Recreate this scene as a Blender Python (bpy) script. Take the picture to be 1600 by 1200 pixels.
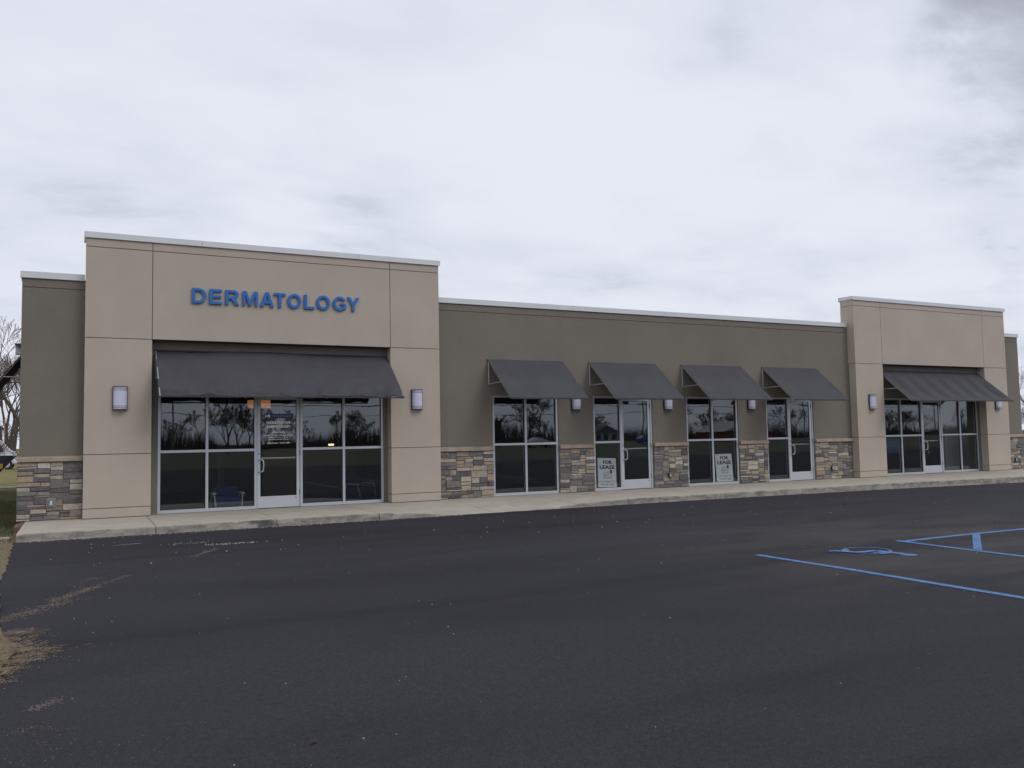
import bpy, bmesh, math, random
from mathutils import Vector, Matrix
from math import sin, cos, pi, radians
random.seed(7)
for o in list(bpy.data.objects): bpy.data.objects.remove(o)
S = bpy.context.scene
COL = S.collection

# ------------------------------------------------------------------ camera
CAM = Vector((0.0, -16.588, 1.2696))
cr = Vector((0.89117, -0.45331, -0.01838)); cu = Vector((-0.01272, -0.06547, 0.99777)); cf = Vector((0.45350, 0.88895, 0.06412))
cd = bpy.data.cameras.new('camera'); cam = bpy.data.objects.new('camera', cd); COL.objects.link(cam)
M = Matrix((cr, cu, -cf)).transposed().to_4x4(); M.translation = CAM
cam.matrix_world = M
cd.sensor_width = 36; cd.lens = 1322.8/1600*36; cd.clip_end = 3000; cd.clip_start = 0.05
S.camera = cam

# ------------------------------------------------------------------ world
SUN_EL, SUN_AZ = radians(42), radians(150)      # azimuth clockwise from +Y
W = bpy.data.worlds.new('World'); S.world = W; W.use_nodes = True
nt = W.node_tree; nt.nodes.clear()
def N(nt, t, **k):
    n = nt.nodes.new(t)
    for a, b in k.items():
        if a == 'inp':
            for i, v in b.items(): n.inputs[i].default_value = v
        else: setattr(n, a, b)
    return n
L = nt.links.new
tc = N(nt, 'ShaderNodeTexCoord')
def vmath(op, a, b=None):
    n = N(nt, 'ShaderNodeVectorMath', operation=op); L(a, n.inputs[0])
    if b is not None:
        if isinstance(b, tuple): n.inputs[1].default_value = b
        else: L(b, n.inputs[1])
    return n
def fmath(op, a, b=None, c=None, clamp=False):
    n = N(nt, 'ShaderNodeMath', operation=op, use_clamp=clamp)
    for i, v in enumerate((a, b, c)):
        if v is None: continue
        if isinstance(v, (int, float)): n.inputs[i].default_value = v
        else: L(v, n.inputs[i])
    return n.outputs[0]
nrm = vmath('NORMALIZE', tc.outputs['Generated']).outputs[0]
sp = N(nt, 'ShaderNodeSeparateXYZ'); L(nrm, sp.inputs[0])
zc = fmath('ADD', fmath('MAXIMUM', sp.outputs[2], 0.0), 0.16)
cmb = N(nt, 'ShaderNodeCombineXYZ'); L(fmath('DIVIDE', sp.outputs[0], zc), cmb.inputs[0]); L(fmath('DIVIDE', sp.outputs[1], zc), cmb.inputs[1])
mp = N(nt, 'ShaderNodeMapping'); L(cmb.outputs[0], mp.inputs[0]); mp.inputs['Rotation'].default_value = (0, 0, radians(-28)); mp.inputs['Scale'].default_value = (0.85, 1.1, 1); mp.inputs['Location'].default_value = (3.1, 1.7, 0)
n1 = N(nt, 'ShaderNodeTexNoise', inp={'Scale': 0.85, 'Detail': 9, 'Roughness': 0.52, 'Distortion': 0.35}); L(mp.outputs[0], n1.inputs['Vector'])
n2 = N(nt, 'ShaderNodeTexNoise', inp={'Scale': 2.6, 'Detail': 7, 'Roughness': 0.55, 'Distortion': 0.2}); L(mp.outputs[0], n2.inputs['Vector'])
c1 = fmath('ADD', fmath('MULTIPLY', n1.outputs['Fac'], 0.58), fmath('MULTIPLY', n2.outputs['Fac'], 0.42))
# broad darker cloud banks at fixed places of the sky, edges broken by noise
dn = vmath('SUBTRACT', n2.outputs['Color'], (0.5, 0.5, 0.5)); dn2 = N(nt, 'ShaderNodeVectorMath', operation='SCALE'); L(dn.outputs[0], dn2.inputs[0]); dn2.inputs['Scale'].default_value = 0.22
warp = vmath('ADD', nrm, dn2.outputs[0]).outputs[0]
def blob(dirv, rad, amt):
    di = vmath('DISTANCE', warp, dirv)
    mr = N(nt, 'ShaderNodeMapRange', interpolation_type='SMOOTHERSTEP'); L(di.outputs['Value'], mr.inputs[0])
    mr.inputs[1].default_value = 0; mr.inputs[2].default_value = rad; mr.inputs[3].default_value = amt; mr.inputs[4].default_value = 0
    return mr.outputs[0]
acc = c1
for dv, rad, amt in [((0.81, 0.45, 0.39), 0.20, 0.24), ((0.30, 0.919, 0.250), 0.11, 0.11), ((0.40, 0.87, 0.25), .10, .05), ((0.571, 0.773, 0.277), 0.10, 0.05),
                     ((0.832, 0.50, 0.185), 0.06, 0.09), ((0.30, .91, .17), .06, .05), ((0.53, 0.788, 0.36), 0.30, -0.11), ((0.10, 0.91, 0.40), 0.25, -0.04)]:
    acc = fmath('ADD', acc, blob(dv, rad, amt))
mr = N(nt, 'ShaderNodeMapRange', interpolation_type='SMOOTHSTEP'); L(acc, mr.inputs[0])
mr.inputs[1].default_value = 0.36; mr.inputs[2].default_value = 0.88
ramp = N(nt, 'ShaderNodeValToRGB'); L(mr.outputs[0], ramp.inputs[0])
e = ramp.color_ramp.elements; e[0].position = 0; e[0].color = (.87, .90, .985, 1); e[1].position = 1; e[1].color = (.35, .365, .43, 1)
m_ = e.new(.35); m_.color = (.765, .80, .905, 1)
m_ = e.new(.60); m_.color = (.60, .63, .73, 1)
sc = N(nt, 'ShaderNodeMixRGB', blend_type='MULTIPLY', inp={'Fac': 1.0, 'Color2': (9.4, 9.4, 9.45, 1)}); L(ramp.outputs[0], sc.inputs['Color1'])
sky = N(nt, 'ShaderNodeTexSky', sky_type='NISHITA', sun_disc=False, sun_elevation=SUN_EL, sun_rotation=SUN_AZ, altitude=200, air_density=1, dust_density=2)
mx = N(nt, 'ShaderNodeMixRGB', inp={'Fac': 0.96}); L(sky.outputs[0], mx.inputs['Color1']); L(sc.outputs[0], mx.inputs['Color2'])
bg = N(nt, 'ShaderNodeBackground', inp={'Strength': 0.10}); L(mx.outputs[0], bg.inputs['Color'])
wo = N(nt, 'ShaderNodeOutputWorld'); L(bg.outputs[0], wo.inputs['Surface'])

# ------------------------------------------------------------------ sun (overcast: weak and very soft)
sd = bpy.data.lights.new('sun', 'SUN'); sd.energy = 0.8; sd.angle = radians(25); sd.color = (1, .965, .92)
sun = bpy.data.objects.new('sun', sd); COL.objects.link(sun)
sv = Vector((sin(SUN_AZ)*cos(SUN_EL), cos(SUN_AZ)*cos(SUN_EL), sin(SUN_EL)))
sun.rotation_euler = sv.to_track_quat('Z', 'Y').to_euler(); sun.location = (5, -25, 20)

S.view_settings.view_transform = 'Standard'; S.view_settings.look = 'None'; S.view_settings.exposure = 0.0; S.view_settings.gamma = 1
S.render.engine = 'CYCLES'; S.cycles.max_bounces = 8; S.cycles.transparent_max_bounces = 12

# ------------------------------------------------------------------ materials
def mat(name, col, rough=.8, var=0.0, vscale=3, bump=0.0, bscale=80, metal=0.0, spec=0.5, detail=4, attr=None, var2=0.0, v2scale=60, emis=None, bump2=0, b2scale=8):
    m = bpy.data.materials.new(name); m.use_nodes = True; t = m.node_tree; t.nodes.clear()
    out = N(t, 'ShaderNodeOutputMaterial'); b = N(t, 'ShaderNodeBsdfPrincipled'); t.links.new(b.outputs[0], out.inputs[0])
    b.inputs['Roughness'].default_value = rough; b.inputs['Metallic'].default_value = metal; b.inputs['Specular IOR Level'].default_value = spec
    tcd = N(t, 'ShaderNodeTexCoord'); src = None
    if attr:
        a = N(t, 'ShaderNodeAttribute', attribute_name=attr); src = a.outputs['Color']
    else:
        r_ = N(t, 'ShaderNodeRGB'); r_.outputs[0].default_value = (*col, 1); src = r_.outputs[0]
    for amt, scl in ((var, vscale), (var2, v2scale)):
        if amt <= 0: continue
        n = N(t, 'ShaderNodeTexNoise', inp={'Scale': scl, 'Detail': detail, 'Roughness': .6}); t.links.new(tcd.outputs['Object'], n.inputs['Vector'])
        r2 = N(t, 'ShaderNodeMapRange', inp={1: .3, 2: .7, 3: 1-amt, 4: 1+amt}); t.links.new(n.outputs['Fac'], r2.inputs[0])
        v = N(t, 'ShaderNodeVectorMath', operation='SCALE'); t.links.new(src, v.inputs[0]); t.links.new(r2.outputs[0], v.inputs['Scale']); src = v.outputs[0]
    t.links.new(src, b.inputs['Base Color'])
    last = None
    for amt, scl in ((bump, bscale), (bump2, b2scale)):
        if amt <= 0: continue
        n = N(t, 'ShaderNodeTexNoise', inp={'Scale': scl, 'Detail': 5, 'Roughness': .65}); t.links.new(tcd.outputs['Object'], n.inputs['Vector'])
        bp = N(t, 'ShaderNodeBump', inp={'Strength': amt, 'Distance': .01 if scl > 20 else .05}); t.links.new(n.outputs['Fac'], bp.inputs['Height'])
        if last: t.links.new(last, bp.inputs['Normal'])
        last = bp.outputs[0]
    if last: t.links.new(last, b.inputs['Normal'])
    if emis:
        b.inputs['Emission Color'].default_value = (*emis[0], 1); b.inputs['Emission Strength'].default_value = emis[1]
    return m

def glass_mat(name, tint, wave=.25):
    m = bpy.data.materials.new(name); m.use_nodes = True; t = m.node_tree; t.nodes.clear()
    out = N(t, 'ShaderNodeOutputMaterial'); mixn = N(t, 'ShaderNodeMixShader'); t.links.new(mixn.outputs[0], out.inputs[0])
    tr = N(t, 'ShaderNodeBsdfTransparent', inp={'Color': (*tint, 1)}); gl = N(t, 'ShaderNodeBsdfGlossy', inp={'Roughness': 0.0, 'Color': (.84, .93, .97, 1)})
    fr = N(t, 'ShaderNodeFresnel', inp={'IOR': 2.12})
    tcd = N(t, 'ShaderNodeTexCoord'); mpp = N(t, 'ShaderNodeMapping'); t.links.new(tcd.outputs['Object'], mpp.inputs[0]); mpp.inputs['Scale'].default_value = (1.0, 1, 1.8)
    n = N(t, 'ShaderNodeTexNoise', inp={'Scale': 1.3, 'Detail': 1.0, 'Roughness': .4}); t.links.new(mpp.outputs[0], n.inputs['Vector'])
    bp = N(t, 'ShaderNodeBump', inp={'Strength': wave, 'Distance': .012}); t.links.new(n.outputs['Fac'], bp.inputs['Height'])
    t.links.new(bp.outputs[0], gl.inputs['Normal'])
    gg = N(t, 'ShaderNodeNewGeometry'); fm = N(t, 'ShaderNodeMath', operation='SUBTRACT', inp={0: 1.0}); t.links.new(gg.outputs['Backfacing'], fm.inputs[1]); f2 = N(t, 'ShaderNodeMath', operation='MULTIPLY'); t.links.new(fr.outputs[0], f2.inputs[0]); t.links.new(fm.outputs[0], f2.inputs[1]); t.links.new(f2.outputs[0], mixn.inputs[0]); t.links.new(tr.outputs[0], mixn.inputs[1]); t.links.new(gl.outputs[0], mixn.inputs[2])
    return m

M_BEIGE = mat('beige_stucco', (.468, .405, .342), .92, var=.05, vscale=.9, bump=.8, bscale=150, var2=.13, v2scale=75)
M_OLIVE = mat('olive_stucco', (.190, .171, .142), .92, var=.06, vscale=.8, bump=.8, bscale=150, var2=.15, v2scale=75)
M_CORE = mat('joint_recess', (.10, .085, .07), .95)
M_COPE = mat('coping_metal', (.63, .65, .67), .45, var=.03, vscale=2, spec=.5, metal=.1)
M_STONE = mat('ledge_stone', (.3, .3, .3), .9, attr='tone', var=.22, vscale=14, bump=.9, bscale=45, var2=.12, v2scale=90, bump2=.35, b2scale=14)
M_MORTAR = mat('mortar', (.15, .135, .118), .95, var=.2, vscale=30)
M_CAP = mat('cast_stone_cap', (.34, .275, .215), .85, var=.16, vscale=6, bump=.6, bscale=60)
M_ALU = mat('clear_aluminium', (.50, .52, .56), .38, metal=.35, spec=.5, var=.02, vscale=3)
M_DOORALU = mat('door_aluminium', (.53, .55, .60), .40, metal=.3, spec=.5, var=.03, vscale=3)
M_STEEL = mat('brushed_steel', (.60, .61, .63), .3, metal=.9)
M_DARK = mat('dark_metal', (.035, .033, .04), .5)
M_GASKET = mat('black_gasket', (.012, .012, .014), .6)
M_DIFF = mat('opal_acrylic', (.58, .58, .74), .35, spec=.4)
M_FABRIC = mat('charcoal_awning_fabric', (.064, .063, .072), .78, var=.10, vscale=2.2, bump=.3, bscale=420, var2=.07, v2scale=120, spec=.35, bump2=.22, b2scale=5)
M_BAR = mat('galvanised_bar', (.50, .50, .50), .45, metal=.5)
M_BLUE = mat('blue_letter', (.022, .150, .47), .5, spec=.35)
M_BLUESIDE = M_BLUE
M_INT = mat('interior_wall', (.17, .17, .175), .9, var=.05, vscale=2)
M_INTF = mat('interior_floor', (.08, .09, .13), .6, var=.1, vscale=3)
M_GLASS = glass_mat('tinted_window_glass', (.83, .845, .85), .05)
M_WHITEP = mat('white_print', (.86, .87, .86), .7)
M_PAPER = mat('sign_paper', (.87, .87, .87), .6, var=.02, vscale=3)
M_INK = mat('black_ink', (.02, .03, .035), .6)
M_GREYINK = mat('grey_ink', (.08, .10, .11), .6)
M_NAVY = mat('navy_vinyl', (.016, .03, .13), .5)
M_BOX = mat('grey_plastic', (.20, .20, .20), .6)
M_BOXD = mat('dark_plastic', (.05, .05, .055), .5)
M_RUBBER = mat('black_rubber', (.015, .015, .015), .8)

# ------------------------------------------------------------------ mesh helpers
def new_obj(name, me, m, parent=None):
    o = bpy.data.objects.new(name, me); COL.objects.link(o)
    if m is not None:
        for mm in (m if isinstance(m, (list, tuple)) else [m]): me.materials.append(mm)
    if parent is not None: o.parent = parent
    return o
class MB:
    def __init__(s): s.v = []; s.f = []; s.mi = []; s.cur = 0
    def add(s, vs, fs):
        b = len(s.v); s.v += [tuple(v) for v in vs]; s.f += [tuple(b+i for i in f) for f in fs]; s.mi += [s.cur]*len(fs)
    def box(s, x0, x1, y0, y1, z0, z1, bev=0):
        if bev <= 0:
            s.add([(x0,y0,z0),(x1,y0,z0),(x1,y1,z0),(x0,y1,z0),(x0,y0,z1),(x1,y0,z1),(x1,y1,z1),(x0,y1,z1)],
                  [(3,2,1,0),(4,5,6,7),(0,1,5,4),(1,2,6,5),(2,3,7,6),(3,0,4,7)])
        else:
            bm = bmesh.new(); bmesh.ops.create_cube(bm, size=1)
            for v in bm.verts: v.co = Vector(((x0+x1)/2+v.co.x*(x1-x0), (y0+y1)/2+v.co.y*(y1-y0), (z0+z1)/2+v.co.z*(z1-z0)))
            bmesh.ops.bevel(bm, geom=list(bm.edges), offset=bev, segments=2, affect='EDGES', profile=.6)
            bm.verts.index_update(); s.add([v.co.copy() for v in bm.verts], [[v.index for v in f.verts] for f in bm.faces]); bm.free()
    def tube(s, pts, r, n=8, r1=None, cap=True):
        pts = [Vector(p) for p in pts]; k = len(pts); rings = []
        up = None
        for i, p in enumerate(pts):
            d = (pts[min(i+1,k-1)]-pts[max(i-1,0)]).normalized()
            if up is None: up = Vector((0,0,1)) if abs(d.z) < .9 else Vector((1,0,0))
            a = d.cross(up).normalized(); b = a.cross(d).normalized(); up = b
            rr = r if r1 is None else r+(r1-r)*i/(k-1)
            rings.append([p+a*cos(2*pi*j/n)*rr+b*sin(2*pi*j/n)*rr for j in range(n)])
        vs = [v for rg in rings for v in rg]; fs = []
        for i in range(k-1):
            for j in range(n): fs.append((i*n+j, i*n+(j+1)%n, (i+1)*n+(j+1)%n, (i+1)*n+j))
        if cap: fs.append(tuple(range(n-1,-1,-1))); fs.append(tuple((k-1)*n+j for j in range(n)))
        s.add(vs, fs)
    def prism(s, prof, axis, a0, a1):
        """profile (2D points) extruded along axis: 'x' -> (y,z), 'y' -> (x,z), 'z' -> (x,y)"""
        n = len(prof)
        def P(p, a): return (a,p[0],p[1]) if axis == 'x' else ((p[0],a,p[1]) if axis == 'y' else (p[0],p[1],a))
        vs = [P(p,a0) for p in prof]+[P(p,a1) for p in prof]
        fs = [tuple(range(n)), tuple(range(2*n-1,n-1,-1))]+[(i,n+i,n+(i+1)%n,(i+1)%n) for i in range(n)]
        s.add(vs, fs)
    def build(s, name, m, parent=None, smooth=False, loc=(0,0,0)):
        me = bpy.data.meshes.new(name); me.from_pydata([(v[0]-loc[0], v[1]-loc[1], v[2]-loc[2]) for v in s.v], [], s.f)
        bm = bmesh.new(); bm.from_mesh(me); bmesh.ops.recalc_face_normals(bm, faces=bm.faces); bm.to_mesh(me); bm.free()
        for p, k in zip(me.polygons, s.mi): p.material_index = k; p.use_smooth = smooth
        o = new_obj(name, me, m, parent); o.location = loc; return o
def tag(o, label=None, cat=None, group=None, kind=None):
    if label: o['label'] = label
    if cat: o['category'] = cat
    if group: o['group'] = group
    if kind: o['kind'] = kind
    return o
def empty(name, loc=(0,0,0), label=None, cat=None, group=None):
    o = bpy.data.objects.new(name, None); COL.objects.link(o); o.location = loc; o.empty_display_size = .2
    return tag(o, label, cat, group)
def dup(root, loc, rz=0, label=None, group=None, scale=None):
    r = root.copy(); COL.objects.link(r); r.location = loc; r.rotation_euler = (0,0,rz)
    if scale: r.scale = scale
    if label: r['label'] = label
    if group: r['group'] = group
    for ch in list(root.children):
        c = ch.copy(); COL.objects.link(c); c.parent = r
        for g in list(ch.children):
            d = g.copy(); COL.objects.link(d); d.parent = c
    return r
def text_mesh(strings, boxes, bold=0.0, depth=.001, y=0.0):
    """each string fitted into its box (x0,x1,z0,z1) as a thin raised print on the plane Y=y, facing -Y"""
    mb = MB()
    for st, (x0,x1,z0,z1) in zip(strings, boxes):
        cu_ = bpy.data.curves.new('t','FONT'); cu_.body = st; cu_.size = 1; cu_.offset = bold; cu_.resolution_u = 3
        ob = bpy.data.objects.new('t', cu_); COL.objects.link(ob)
        bpy.context.view_layer.update()
        me = bpy.data.meshes.new_from_object(ob.evaluated_get(bpy.context.evaluated_depsgraph_get()))
        xs = [v.co.x for v in me.vertices]; ys = [v.co.y for v in me.vertices]
        a,b,c,d = min(xs),max(xs),min(ys),max(ys)
        vs = [(x0+(v.co.x-a)/(b-a)*(x1-x0), y, z0+(v.co.y-c)/(d-c)*(z1-z0)) for v in me.vertices]
        mb.add(vs, [tuple(p.vertices) for p in me.polygons])
        bpy.data.objects.remove(ob); bpy.data.curves.remove(cu_); bpy.data.meshes.remove(me)
    return mb

# ================================================================== GROUND
def nz(x, y, s=1.0):   # cheap smooth pseudo noise
    return (sin(x*1.7*s+1.3*sin(y*.9*s))+sin(y*2.3*s+1.1*sin(x*1.3*s+.7)))*.5
def asph_z(x, y): return -.118 - .0065*min(7, max(0, -2.4-y)) - .0042*max(0, min(x, 24)-12) + .006*nz(x, y, .8)*min(1, max(0, (-2.6-y)/1.5))
EDGE = [(-2.0,-.84),(-2.35,-.81),(-3.3,-.79),(-4.5,-.75),(-5.8,-.73),(-6.9,-.67),(-8.2,-.58),(-9.0,-.50),(-9.5,-.36),(-10.0,-.40),(-10.4,-.47),(-11.2,-.50),(-12.5,-.45),(-16,-.55),(-34,-1.0)]
def edge_x(y):
    for (y0,x0),(y1,x1) in zip(EDGE, EDGE[1:]):
        if y <= y0 and y >= y1: return x0+(x1-x0)*(y0-y)/(y0-y1) + .022*nz(y*9,2)+.03*nz(y*23,5)*.6
    return EDGE[0][1]

def grid_sheet(name, xs_fn, ys, zf, m, kind='structure'):
    v = []; f = []; n = len(xs_fn(ys[0]))
    for y in ys:
        for x in xs_fn(y): v.append((x, y, zf(x, y)))
    for j in range(len(ys)-1):
        for i in range(n-1): f.append((j*n+i, j*n+i+1, (j+1)*n+i+1, (j+1)*n+i))
    me = bpy.data.meshes.new(name); me.from_pydata(v, [], f)
    bm = bmesh.new(); bm.from_mesh(me); bmesh.ops.recalc_face_normals(bm, faces=bm.faces)
    if sum(q.normal.z for q in bm.faces) < 0: bmesh.ops.reverse_faces(bm, faces=bm.faces)
    bm.to_mesh(me); bm.free()
    for p in me.polygons: p.use_smooth = True
    o = new_obj(name, me, m); o['kind'] = kind; return o

# asphalt material: aggregate, patchy tone, dusty areas, paver seams
def asphalt_mat():
    m = bpy.data.materials.new('fresh_asphalt'); m.use_nodes = True; t = m.node_tree; t.nodes.clear(); K = t.links.new
    out = N(t,'ShaderNodeOutputMaterial'); b = N(t,'ShaderNodeBsdfPrincipled'); K(b.outputs[0], out.inputs[0])
    g = N(t,'ShaderNodeNewGeometry'); pos = g.outputs['Position']
    def noise(s, d=4, r=.6, vec=pos, dist=0):
        n = N(t,'ShaderNodeTexNoise', inp={'Scale':s,'Detail':d,'Roughness':r,'Distortion':dist}); K(vec, n.inputs['Vector']); return n.outputs['Fac']
    def mrange(f, a, b_, c, d, smooth=False):
        n = N(t,'ShaderNodeMapRange', inp={1:a,2:b_,3:c,4:d}); K(f, n.inputs[0])
        if smooth: n.interpolation_type = 'SMOOTHSTEP'
        return n.outputs[0]
    def mul(a, b_):
        n = N(t,'ShaderNodeMath', operation='MULTIPLY'); K(a, n.inputs[0])
        if isinstance(b_, float): n.inputs[1].default_value = b_
        else: K(b_, n.inputs[1])
        return n.outputs[0]
    fine = mul(mrange(noise(150, 3, .8), .3, .7, .45, 1.6), mrange(noise(70, 2, .8), .3, .7, .65, 1.4))
    mid = mrange(noise(24, 6, .8), .3, .7, .72, 1.28)
    mp_ = N(t,'ShaderNodeMapping'); K(pos, mp_.inputs[0]); mp_.inputs['Scale'].default_value = (.35, 1.0, 1); mp_.inputs['Rotation'].default_value = (0,0,radians(8))
    broad = mrange(noise(.38, 7, .6, mp_.outputs[0], .8), .34, .66, .74, 1.28)
    f = mul(mul(fine, mid), broad)
    # thin paver seams running roughly along the building
    wv = N(t,'ShaderNodeTexWave', wave_type='BANDS', bands_direction='Y', inp={'Scale':.07,'Distortion':2.5,'Detail':2,'Detail Scale':.35}); K(pos, wv.inputs['Vector'])
    f = mul(f, mrange(wv.outputs['Fac'], .0, .018, .80, 1.0, True))
    col = N(t,'ShaderNodeVectorMath', operation='SCALE'); col.inputs[0].default_value = (.0225,.0222,.0268); K(f, col.inputs['Scale'])
    # dust over the parking area (object-space patch)
    vd = N(t,'ShaderNodeVectorMath', operation='DISTANCE'); K(pos, vd.inputs[0]); vd.inputs[1].default_value = (10.4,-10.0,-.12)
    dm = mul(mrange(vd.outputs['Value'], .8, 6.5, 1, 0, True), mrange(noise(1.1, 5, .6, mp_.outputs[0]), .40, .66, 0, .75))
    mixc = N(t,'ShaderNodeMixRGB', inp={'Color2':(.070,.064,.062,1)}); K(dm, mixc.inputs['Fac']); K(col.outputs[0], mixc.inputs['Color1'])
    K(mixc.outputs[0], b.inputs['Base Color'])
    b.inputs['Roughness'].default_value = .88; b.inputs['Specular IOR Level'].default_value = .27
    bp = N(t,'ShaderNodeBump', inp={'Strength':.7,'Distance':.006}); K(noise(130, 3, .7), bp.inputs['Height']); K(bp.outputs[0], b.inputs['Normal'])
    return m
M_ASPH = asphalt_mat()
ys = []
y = -2.05
while y > -34: ys.append(y); y -= (.06 if y > -14 else .5)
def axs(y):
    e_ = edge_x(y); return [e_, e_+.03, e_+.12, e_+.3] + [e_+.6+.45*i for i in range(50)] + [26+i*3 for i in range(16)]
grid_sheet('asphalt_parking_lot', axs, ys, asph_z, M_ASPH)
# thickness of the asphalt at its ragged left edge
mb = MB()
for y0, y1 in zip(ys, ys[1:]):
    a, b = edge_x(y0), edge_x(y1); mb.add([(a,y0,asph_z(a,y0)),(b,y1,asph_z(b,y1)),(b-.05,y1,-.19),(a-.05,y0,-.19)], [(0,1,2,3)])
tag(mb.build('asphalt_edge', M_ASPH), kind='structure')

def ground_mat():
    m = bpy.data.materials.new('lawn_and_dirt'); m.use_nodes = True; t = m.node_tree; t.nodes.clear(); K = t.links.new
    out = N(t,'ShaderNodeOutputMaterial'); b = N(t,'ShaderNodeBsdfPrincipled'); K(b.outputs[0], out.inputs[0]); b.inputs['Roughness'].default_value = .95; b.inputs['Specular IOR Level'].default_value = .15
    g = N(t,'ShaderNodeNewGeometry'); pos = g.outputs['Position']; sx = N(t,'ShaderNodeSeparateXYZ'); K(pos, sx.inputs[0])
    def noise(s, d=4, r=.6):
        n = N(t,'ShaderNodeTexNoise', inp={'Scale':s,'Detail':d,'Roughness':r}); K(pos, n.inputs['Vector']); return n.outputs['Fac']
    def mrange(f, a, b_, c, d):
        n = N(t,'ShaderNodeMapRange', inp={1:a,2:b_,3:c,4:d}); n.interpolation_type = 'SMOOTHSTEP'; K(f, n.inputs[0]); return n.outputs[0]
    def addm(a, b_, op='ADD'):
        n = N(t,'ShaderNodeMath', operation=op); K(a, n.inputs[0])
        if isinstance(b_, float): n.inputs[1].default_value = b_
        else: K(b_, n.inputs[1])
        return n.outputs[0]
    def mixc(f, c1, c2):
        n = N(t,'ShaderNodeMixRGB'); K(f, n.inputs['Fac'])
        for i, c in (('Color1',c1),('Color2',c2)):
            if isinstance(c, tuple): n.inputs[i].default_value = (*c,1)
            else: K(c, n.inputs[i])
        return n.outputs[0]
    green = mixc(mrange(noise(9,5,.7),.3,.7,0,1), (.045,.055,.018), (.085,.085,.030))
    tan = mixc(mrange(noise(2,6,.7),.3,.7,0,1), (.15,.14,.055), (.26,.22,.10))
    far = mixc(mrange(addm(sx.outputs[1], addm(noise(.5,3), 5.0, 'MULTIPLY')), 15.5, 20.5, 0, 1), green, tan)
    dirt = mixc(mrange(noise(26,6,.75),.3,.72,0,1), (.13,.095,.055), (.31,.25,.155))
    dm = mrange(addm(sx.outputs[1], addm(noise(1.8,5,.7), 3.0, 'MULTIPLY')), .2, 1.6, 1, 0)
    K(mixc(dm, far, dirt), b.inputs['Base Color'])
    bp = N(t,'ShaderNodeBump', inp={'Strength':.9,'Distance':.02}); K(noise(55,5,.75), bp.inputs['Height']); K(bp.outputs[0], b.inputs['Normal'])
    return m
M_GROUND = ground_mat()
mb = MB(); mb.add([(-900,-900,-.26),(1200,-900,-.26),(1200,1200,-.26),(-900,1200,-.26)], [(0,1,2,3)])
M_FAR = mat('dormant_grass', (.13,.122,.085), .95, var=.25, vscale=.4, var2=.2, v2scale=5, spec=.1)
tag(mb.build('far_ground', M_FAR), kind='structure')
lys = [-20+.25*i for i in range(88)]+[2+i*1.0 for i in range(30)]+[32+i*12 for i in range(20)]
grid_sheet('lawn', lambda y: [-260,-120,-60,-30,-16,-9,-6,-4.5]+[-3.6+.18*i for i in range(15)]+[(edge_x(y) if y < -2.05 else (-.84 if y < .25 else 30))], lys,
           lambda x, y: -.142+.012*nz(x*3,y*3)+(.02 if y > 1 else 0), M_GROUND)
# pale strip of the walk across the lawn
M_CONC2 = mat('pale_concrete', (.38,.36,.31), .9, var=.1, vscale=2)
mb = MB(); mb.box(-30, -.2, 17.1, 17.9, -.20, -.085); tag(mb.build('lawn_path', M_CONC2), kind='structure')

# ---------------------------------------------------------------- sidewalk with kerb and ramp
def conc_mat(name, c, stain=.25):
    m = mat(name, c, .88, var=.09, vscale=1.7, bump=.5, bscale=120, var2=.07, v2scale=45); t = m.node_tree; K = t.links.new
    b = [n for n in t.nodes if n.type == 'BSDF_PRINCIPLED'][0]; src = b.inputs['Base Color'].links[0].from_socket
    g = N(t,'ShaderNodeNewGeometry'); sn = N(t,'ShaderNodeSeparateXYZ'); K(g.outputs['Position'], sn.inputs[0])
    mp_ = N(t,'ShaderNodeMapping'); K(g.outputs['Position'], mp_.inputs[0]); mp_.inputs['Scale'].default_value = (1.6,1,5)
    n = N(t,'ShaderNodeTexNoise', inp={'Scale':2.2,'Detail':8,'Roughness':.72}); K(mp_.outputs[0], n.inputs['Vector'])
    r = N(t,'ShaderNodeMapRange', inp={1:(.42 if stain > .5 else .48),2:(.62 if stain > .5 else .70),3:0,4:stain}); K(n.outputs['Fac'], r.inputs[0])
    mx_ = N(t,'ShaderNodeMixRGB', inp={'Color2':(c[0]*.42,c[1]*.41,c[2]*.42,1)}); K(r.outputs[0], mx_.inputs['Fac']); K(src, mx_.inputs['Color1']); K(mx_.outputs[0], b.inputs['Base Color'])
    if stain > .5:
        ax = N(t,'ShaderNodeMath', operation='ADD', inp={1:-2.62}); K(sn.outputs[0], ax.inputs[0]); ab = N(t,'ShaderNodeMath', operation='ABSOLUTE'); K(ax.outputs[0], ab.inputs[0])
        r3 = N(t,'ShaderNodeMapRange', interpolation_type='SMOOTHSTEP', inp={1:.22,2:.36,3:1,4:0}); K(ab.outputs[0], r3.inputs[0])
        r4 = N(t,'ShaderNodeMapRange', inp={1:.40,2:.55,3:0,4:.85}); K(n.outputs['Fac'], r4.inputs[0])
        pm = N(t,'ShaderNodeMath', operation='MULTIPLY'); K(r3.outputs[0], pm.inputs[0]); K(r4.outputs[0], pm.inputs[1])
        m3 = N(t,'ShaderNodeMixRGB', inp={'Color2':(.06,.06,.065,1)}); K(pm.outputs[0], m3.inputs['Fac']); K(mx_.outputs[0], m3.inputs['Color1']); K(m3.outputs[0], b.inputs['Base Color'])
    return m
M_WALK = conc_mat('sidewalk_concrete', (.45,.41,.335), .22)
M_KERB = conc_mat('kerb_concrete', (.37,.345,.295), .95)
def ramp(x):
    if x < 4.75 or x > 9.7: return 0
    if x < 6.3: t_ = (x-4.75)/1.55
    elif x < 7.7: t_ = 1
    else: t_ = (9.7-x)/2.0
    return t_*t_*(3-2*t_)*.25+t_*.75
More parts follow.
